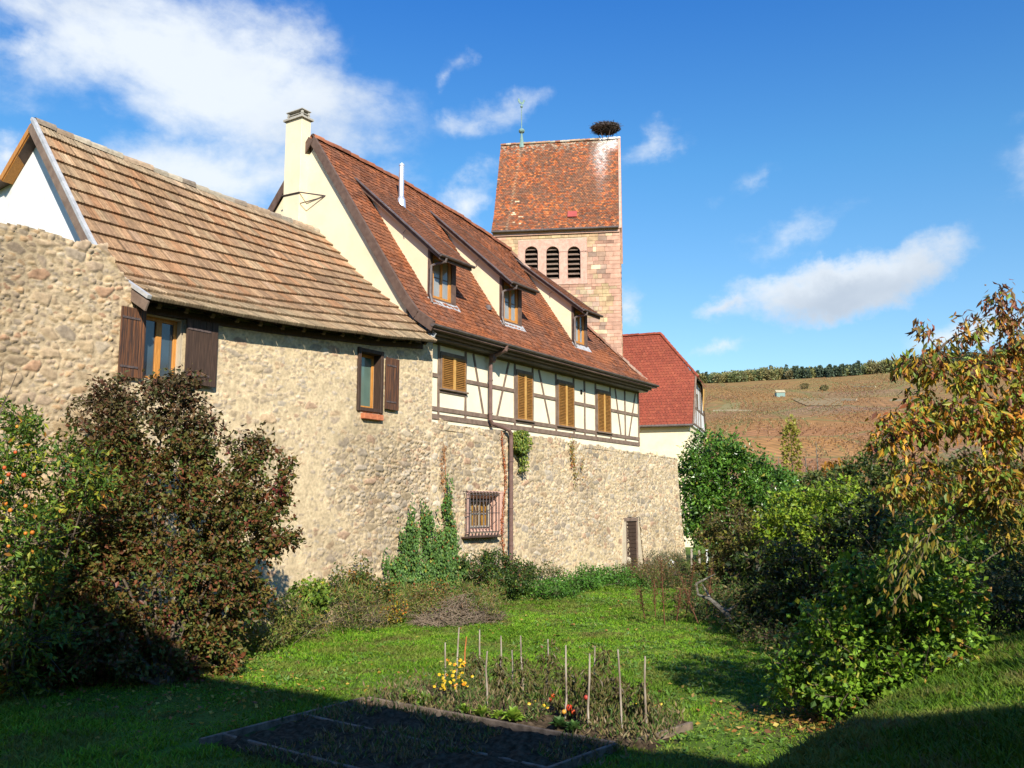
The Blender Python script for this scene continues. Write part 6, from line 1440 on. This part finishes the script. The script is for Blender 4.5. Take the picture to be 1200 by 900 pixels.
    # lettuces
    for i, (x, y, r, lb) in enumerate(((481, 819, .13, 'lime green lettuce nearest the left end of the bed'), (498, 824, .14, 'lime green lettuce second from the left'), (565, 838, .12, 'lime green lettuce below the short fifth stake'), (601, 843, .15, 'large lime green lettuce below the eighth stake'), (585, 841, .10, 'small lettuce between two larger ones'), (655, 852, .12, 'dark green lettuce right of the red tomatoes'), (672, 856, .11, 'last lettuce along the board'), (545, 834, .1, 'small pale lettuce by the marigolds'))):
        b = B(x, y); n = 46; an = R.uniform(0, 6.28, n); el = R.uniform(.1, 1.35, n); ax = np.stack([np.cos(an)*np.cos(el), np.sin(an)*np.cos(el), np.sin(el)], 1); sd = np.stack([-np.sin(an), np.cos(an), np.zeros(n)], 1)
        V, F = leaf_arrays(b+ax*.02+UP*.0, ax, sd, r*R.uniform(.7, 1.1, n), r*.8, .3); pal = [(2, (.20, .33, .035)), (1, (.28, .38, .05))] if i not in (5, 6) else [(1, (.05, .12, .03)), (1, (.09, .17, .04))]
        o = mk('lettuce', V, F, M['leaf'], None, col=np.repeat(pick(R, pal, n), 5, 0)); tag(o, lb, 'lettuce', 'lettuces along the board')
    # low weeds over both beds
    n = 9000; n = 12000; u = np.concatenate([R.uniform(6.9, 9.4, n//2), R.uniform(9.5, 10.85, n-n//2)]); v = R.uniform(-10.7, -6.4, n); k = fbm(u*1.6, v*1.6, 3); ok = ((u > 9.5) & (k > .42)) | (k > .52); u, v = u[ok], v[ok]; n = len(u)
    pos = np.stack([u, v, gz(u, v)+.05+np.where(u > 9.5, .22*R.random(n)**2.2, 0)], 1); ax = rand_unit(R, n)*.7+UP*.9; V, F = leaf_arrays(pos, ax, rand_unit(R, n), R.uniform(.04, .12, n), R.uniform(.010, .028, n))
    o = mk('bed_weeds', V, F, M['leaf'], None, col=np.repeat(pick(R, [(3, (.08, .14, .025)), (2, (.19, .16, .06)), (2, (.26, .19, .10))], n), 5, 0)); tag(o, 'low weeds and dry stems scattered over the vegetable beds', 'weeds', None, 'stuff')
build_beds()

# ------------------------------------------------------------------ lawn grass and fallen leaves
def build_grass():
    R = np.random.default_rng(55)
    def blades(n, amin, amax, rmin, rmax, h0, h1, cond, name, label, pal, dens=.55):
        az = np.radians(R.uniform(amin, amax, n)); r = rmin*(rmax/rmin)**(R.random(n)**dens)
        u = CAM[0]+r*(np.cos(az)*FW[0]+np.sin(az)*RT[0]); v = CAM[1]+r*(np.cos(az)*FW[1]+np.sin(az)*RT[1]); ok = cond(u, v); u, v, r = u[ok], v[ok], r[ok]; n = len(u)
        z = gz(u, v)-.01; h = R.uniform(h0, h1, n)*(.25+1.5*fbm(u*.9, v*.9, 4)**1.3); an = R.uniform(0, 6.28, n); w = .0045+.00055*r
        p = np.stack([u, v, z], 1); sd = np.stack([np.cos(an), np.sin(an), np.zeros(n)], 1)*w[:, None]; bend = np.stack([R.normal(0, .45, n)*h, R.normal(0, .45, n)*h, h], 1)
        V = np.stack([p-sd, p+sd, p+bend*.55+sd*.7+UP*.0, p+bend*.55-sd*.7, p+bend*np.array([1.5, 1.5, .95])], 1).reshape(-1, 3); k = (np.arange(n)*5)[:, None]
        F = np.concatenate([k+np.array([[0, 1, 2]]), k+np.array([[0, 2, 3]]), k+np.array([[3, 2, 4]])], 1).reshape(-1, 3)
        c = pick(R, pal, n, .25)*(.45+1.05*fbm(u*.55+9, v*.55, 5))[:, None]
        y = sst(.50, .70, fbm(u*1.3+40, v*1.3, 4))[:, None]*.55; c = c*(1-y)+np.array([.20, .19, .05])*y; y = sst(.62, .74, fbm(u*2.6+4, v*2.6+30, 3))[:, None]*.6; c = c*(1-y)+np.array([.16, .11, .05])*y
        o = mk(name, V, F, M['grass'], None, col=np.repeat(np.clip(c, 0, .9), 5, 0)); tag(o, label, 'grass', None, 'stuff')
    inbed = lambda u, v: (((u > 7.0) & (u < 9.5) & (v > -10.35) & (v < -6.4)) | ((u >= 9.5) & (u < 10.8) & (v > -10.68) & (v < -6.35)))
    pal = [(4, (.135, .275, .016)), (3, (.18, .325, .02)), (2, (.085, .185, .014)), (.8, (.25, .28, .04))]
    blades(340000, -33, 33, 8.3, 30, .035, .085, lambda u, v: (v < -.3) & (v > bank_line(u)-.3) & ~inbed(u, v), 'lawn_grass', 'short bright green lawn grass of the walled garden', pal)
    blades(95000, 6, 36, 4.6, 26, .05, .13, lambda u, v: (v <= bank_line(u)-.3), 'bank_grass', 'longer green grass on the sloping bank at lower right', [(w_, tuple(np.array(c_)*.62)) for w_, c_ in pal])  # lawn colours darkened to carry the dim light on the bank
    def litter(n, fu, name, label):
        p = fu(n); p = p[:, :2]; z = gz(p[:, 0], p[:, 1])+R.uniform(.015, .06, n); pos = np.stack([p[:, 0], p[:, 1], z], 1); ax = rand_unit(R, n)*np.array([1, 1, .25]); sd = rand_unit(R, n)*np.array([1, 1, .25])
        V, F = leaf_arrays(pos, ax, sd, R.uniform(.05, .10, n), R.uniform(.03, .06, n)); o = mk(name, V, F, M['leaf'], None, col=np.repeat(pick(R, [(3, (.42, .27, .05)), (2, (.34, .15, .045)), (2, (.24, .11, .05)), (1.3, (.5, .40, .09))], n), 5, 0)); tag(o, label, 'fallen leaves', None, 'stuff')
    n = 5200; u = R.uniform(9, 27, n); v = R.uniform(-13, -.6, n); ok = (v > bank_line(u)) & ~inbed(u, v) & (fbm(u*.8+60, v*.8, 4) > .55); u, v = u[ok], v[ok]; k = 5; u = np.repeat(u, k)+R.normal(0, .04, len(u)*k); v = np.repeat(v, k)+R.normal(0, .04, len(v)*k); n = len(u)
    pos = np.stack([u, v, gz(u, v)+.025], 1); ax = rand_unit(R, n)*np.array([1, 1, .3])+UP*.35; V, F = leaf_arrays(pos, ax, rand_unit(R, n)*np.array([1, 1, .2]), R.uniform(.05, .11, n), R.uniform(.025, .045, n)); o = mk('lawn_weeds', V, F, M['leaf'], None, col=np.repeat(pick(R, [(3, (.10, .20, .03)), (2, (.14, .25, .04)), (1, (.19, .22, .05)), (.3, (.28, .19, .06))], n), 5, 0)); tag(o, 'broad leaved weeds dotted through the lawn', 'weeds', None, 'stuff')
    litter(360, lambda n: np.stack([R.uniform(9.5, 24, n), R.uniform(-12, -1.5, n), np.zeros(n)], 1), 'fallen_leaves', 'sparse fallen leaves strewn across the open lawn')
    c1 = onZ(905, 850, 0); c2 = onZ(985, 845, 0)
    def f1(n): k = R.random(n)[:, None]; c = c1*(1-k)+c2*k; return c+R.normal(0, 1, (n, 3))*np.array([.55, .5, 0])
    litter(420, f1, 'fallen_leaves', 'scattered yellow and brown fallen leaves below the hazel bush')
    def f2(n): return np.array([8.6, -4.3, 0])+R.normal(0, 1, (n, 3))*np.array([1.0, 1.3, 0])
    litter(420, f2, 'fallen_leaves', 'brown fallen leaves in the shade below the plum bush')
build_grass()

# ------------------------------------------------------------------ far slope: wood on the crest, trees and walls among the vines
def onG(x, y, lo=80, hi=1200):
    Ds = np.linspace(lo, hi, 1500); d = ray(x, y); d = d/np.dot(d, FW); P = CAM+d*Ds[:, None]; g = gz(P[:, 0], P[:, 1]); k = np.argmax(P[:, 2] < g); return P[k] if P[k, 2] < g[k] else P[-1]
def ico(sub=2):
    bm = bmesh.new(); bmesh.ops.create_icosphere(bm, subdivisions=sub, radius=1); V = np.array([v.co for v in bm.verts]); F = np.array([[v.index for v in f.verts] for f in bm.faces]); bm.free(); return V, F
def crown_pts(R, n): return rand_unit(R, n)
def clump_tree(R, c, rx, h, n, col, s, conifer=False):
    """leaf clumps filling a crown: n small faces"""
    if conifer:
        k = R.random(n)**.7; an = R.uniform(0, 6.28, n); r = rx*(1-k)*R.uniform(.5, 1.05, n); pos = np.stack([r*np.cos(an), r*np.sin(an), k*h], 1)+c; ax = np.stack([np.cos(an), np.sin(an), -np.ones(n)*.5], 1)
    else:
        u = rand_unit(R, n); lob = 1+.25*np.sin(u[:, 0]*4+R.uniform(0, 6))*np.cos(u[:, 2]*4+R.uniform(0, 6)); r = R.uniform(.72, 1.05, n)*lob; pos = c+UP*h*.52+u*r[:, None]*np.array([rx, rx, h*.5]); ax = u+R.normal(0, .6, (n, 3))
    V, F = leaf_arrays(pos, ax, rand_unit(R, n), s*R.uniform(.7, 1.3, n), s*R.uniform(.6, 1.0, n), .1)
    return V, F, np.repeat(np.array(col)*R.uniform(.75, 1.3, n)[:, None], 5, 0)
def build_far():
    R = np.random.default_rng(70)
    Vs = []; Fs = []; Cs = []; b = 0
    pal = [(.20, .22, .08), (.25, .25, .085), (.17, .20, .08), (.28, .24, .09), (.23, .20, .09), (.16, .20, .085)]
    for i in range(2300):
        azd = R.uniform(6, 34); az = math.radians(azd); r = 880+180*R.random()**1.2+22*float(vn(np.array(azd*.9), np.array(2.))); p = CAM+r*(math.cos(az)*FW+math.sin(az)*RT); p[2] = float(gz(p[0], p[1]))-.5
        con = vn(np.array(math.degrees(az)*.5+3), np.array(r*.02)) > .62 and R.random() < .8
        h = R.uniform(7, 11.5)*(.75+.7*float(vn(np.array(azd*.55+20), np.array(r*.012))))*(1.25 if con and R.random() < .4 else 1); rx = R.uniform(2.8, 5.2)*(.65 if con else 1)
        V, F, C = clump_tree(R, p, rx, h, 110, (.10, .14, .085) if con else pal[R.integers(6)], 2.0, con); Vs.append(V); Fs.append(F+b); Cs.append(C); b += len(V)
    o = mk('forest', np.concatenate(Vs), np.concatenate(Fs), M['leaf'], None, col=np.concatenate(Cs)); tag(o, 'olive and dark green wood along the crest of the vineyard hill', 'forest', None, 'stuff')
    # lone trees
    def tree(name, p, rx, h, n, col, s, label, cat, con=False, trunk=None, tr=.12, group=None):
        t = thing(name, p, label, cat, group); V, F, C = clump_tree(R, np.array(p)+UP*(h*.08), rx, h*.92, n, col, s, con); mk('crown', V, F, M['leaf'], t, col=C); Geo().tube([np.array(p)-UP*.3, np.array(p)+UP*h*.8], [tr, tr*.4], 6).build('trunk', M[trunk or 'bark'], t)
    def G(x, D): p = onD(x, 560, D); p[2] = float(gz(p[0], p[1])); return p
    p = G(929, 130); tree('poplar', p, 1.15, 13.0, 900, (.26, .25, .04), .5, 'slim yellow green poplar standing before the vineyard slope', 'tree')
    p = G(985, 95); tree('maple', p, 2.6, 6.4, 900, (.40, .20, .03), .45, 'orange autumn tree peeping over the thicket', 'tree'); 
    for (x, D, rx, h, col, lb) in ((1005, 75, 2.6, 6.0, (.10, .12, .03), 'olive tree just right of the orange autumn tree'), (955, 80, 2.4, 5.2, (.13, .14, .03), 'olive tree just left of the orange autumn tree'), (905, 85, 2.6, 5.4, (.15, .14, .035), 'brownish olive tree right of the laurel tree'), (1090, 70, 3, 6.0, (.11, .10, .03), 'dull green tree behind the cherry branches'), (1150, 70, 3.2, 6.6, (.09, .11, .03), 'green tree farther right behind the cherry branches'), (1200, 75, 3.2, 6.2, (.12, .10, .03), 'brownish tree at the right edge behind the cherry branches')):
        tree('orchard_tree', G(x, D), rx, h, 900, col, .42, lb, 'tree', group='orchard trees below the slope')
    for i, (x, yt, D) in enumerate(((958, 517, 115), (945, 535, 112), (913, 535, 110))):
        p = G(x, D); h = onD(x, yt, D)[2]-p[2]; t = thing('bare_birch', p, ['tallest bare white birch against the vineyard slope', 'forked bare white birch left of the tallest', 'thin bare birch left of the poplar'][i], 'tree', 'bare birches below the slope'); g = Geo(); g.tube([p, p+UP*h*.6+RT*.1, p+UP*h], [.16, .09, .03], 6); 
        for k in range(12): q = p+UP*h*R.uniform(.4, .92); g.tube([q, q+RT*R.normal(0, .5)+FW*R.normal(0, .5)+UP*R.uniform(.4, 1.1)], [.045, .012], 4)
        g.build('trunk', M['palebark'], t)
    # bushes, hut, walls among the vines
    for (x, y, rx, h, col, lb) in ((943, 456, 3.2, 4.5, (.16, .135, .05), 'olive brown bush left of the pale fallow plot on the hill'), (966, 458, 3.0, 4.0, (.14, .14, .05), 'olive bush above the pale fallow plot on the hill')):
        p = onG(x, y); tree('hill_bush', p, rx, h, 260, col, 1.0, lb, 'bush', group='bushes among the vines')
    def strip(x0, y0, x1, y1, h, m, name, label, cat):
        a = onG(x0, y0); c = onG(x1, y1); a[2] = float(gz(a[0], a[1])); c[2] = float(gz(c[0], c[1])); g = Geo(); n = 8; q = [a+(c-a)*k/n for k in range(n+1)]
        for k in q: k[2] = float(gz(k[0], k[1]))
        for k in range(n): g.bar(q[k]+UP*h*.2, q[k+1]+UP*h*.2, h*.62*(.8+.4*random.random()), 1.0, (0, 0, 1))
        o = g.build(name, m, None); tag(o, label, cat)
    pale = mat_noise('pale_limestone', (.36, .30, .19), (.46, .39, .26), .4, .95, 0)
    strip(986, 470, 1004, 470, 3.2, pale, 'terrace_wall', 'short pale terrace wall on the upper hill', 'terrace wall'); strip(1043, 470, 1092, 470, 2.2, pale, 'terrace_wall', 'long pale terrace wall on the upper hill left of the cherry tree', 'terrace wall'); strip(836, 482, 880, 482, 1.8, pale, 'terrace_wall', 'low pale terrace wall near the red roof', 'terrace wall'); strip(1000, 454, 1026, 454, 2, pale, 'terrace_wall', 'thin grey terrace wall high on the hill', 'terrace wall'); strip(1070, 489, 1110, 487, 1.8, pale, 'terrace_wall', 'pale terrace wall behind the cherry tree', 'terrace wall')
    p = onG(914, 465); t = thing('vineyard_hut', p, 'small pale green vineyard hut on the hill', 'hut'); a = RT*3.2; s = FW*2.5
    Geo().prism([p-a-s-UP, p+a-s-UP, p+a+s-UP, p-a+s-UP], UP*4.2).build('wall', M['copper'], t); Geo().prism([p-a*1.1-s*1.2+UP*3, p+a*1.1-s*1.2+UP*3, p+a*1.1+UP*5.2, p-a*1.1+UP*5.2], s*.2).build('roof', pale, t)
    # fallow plot on the slope: its own sheet over the terrain
    for k, (q, c1, c2) in enumerate(((((926, 467), (945, 476), (987, 476), (986, 467)), (.24, .165, .078), (.275, .20, .10)), (((840, 482), (866, 481), (868, 472), (850, 474)), (.22, .175, .065), (.25, .20, .08)))):
        c = [onG(*z) for z in q]; n = 14; V = []
        for i in range(n):
            for j in range(n):
                s_, t_ = i/(n-1), j/(n-1); p = (c[0]*(1-s_)+c[3]*s_)*(1-t_)+(c[1]*(1-s_)+c[2]*s_)*t_; p = np.array([p[0], p[1], float(gz(p[0], p[1]))+.5]); V.append(p)
        o = mk('fallow_field', V, [(i*n+j, (i+1)*n+j, (i+1)*n+j+1, i*n+j+1) for i in range(n-1) for j in range(n-1)], mat_noise('fallow', c1, c2, .12, .95, 0), None); o['kind'] = 'structure'
    # the vines themselves: low clumps in rows down the slope, plot by plot
    Vs = []; Fs = []; Cs = []; b = 0
    vp = [(.30, .16, .07), (.36, .20, .08), (.26, .15, .08), (.25, .19, .08), (.33, .175, .07), (.23, .21, .08), (.28, .145, .08)]
    for plot in range(150):
        az = R.uniform(9, 31); r0 = R.uniform(250, 820); wd = R.uniform(1.2, 3.6); ln = R.uniform(35, 90); col = np.array(vp[R.integers(7)]); sk = R.normal(0, .25)
        n = int(wd*r0/57.3/4.2)
        for k in range(n):
            m = int(ln/3.2); rr = r0+np.arange(m)*3.2; aa = np.radians(az+wd*k/n)+sk*np.arange(m)*3.2/r0
            u = CAM[0]+rr*(np.cos(aa)*FW[0]+np.sin(aa)*RT[0]); v = CAM[1]+rr*(np.cos(aa)*FW[1]+np.sin(aa)*RT[1]); pos = np.repeat(np.stack([u, v, gz(u, v)+.3], 1), 2, 0)+R.normal(0, .35, (2*m, 3))*np.array([1, 1, .3])
            V, F = leaf_arrays(pos, rand_unit(R, 2*m)*.6+UP, rand_unit(R, 2*m), .9, .65); Vs.append(V); Fs.append(F+b); b += len(V); Cs.append(np.repeat(col*R.uniform(.7, 1.3, 2*m)[:, None], 5, 0))
    o = mk('vineyard', np.concatenate(Vs), np.concatenate(Fs), M['leaf'], None, col=np.concatenate(Cs)); tag(o, 'rows of russet autumn vines covering the far slope', 'vineyard', None, 'stuff')
build_far()
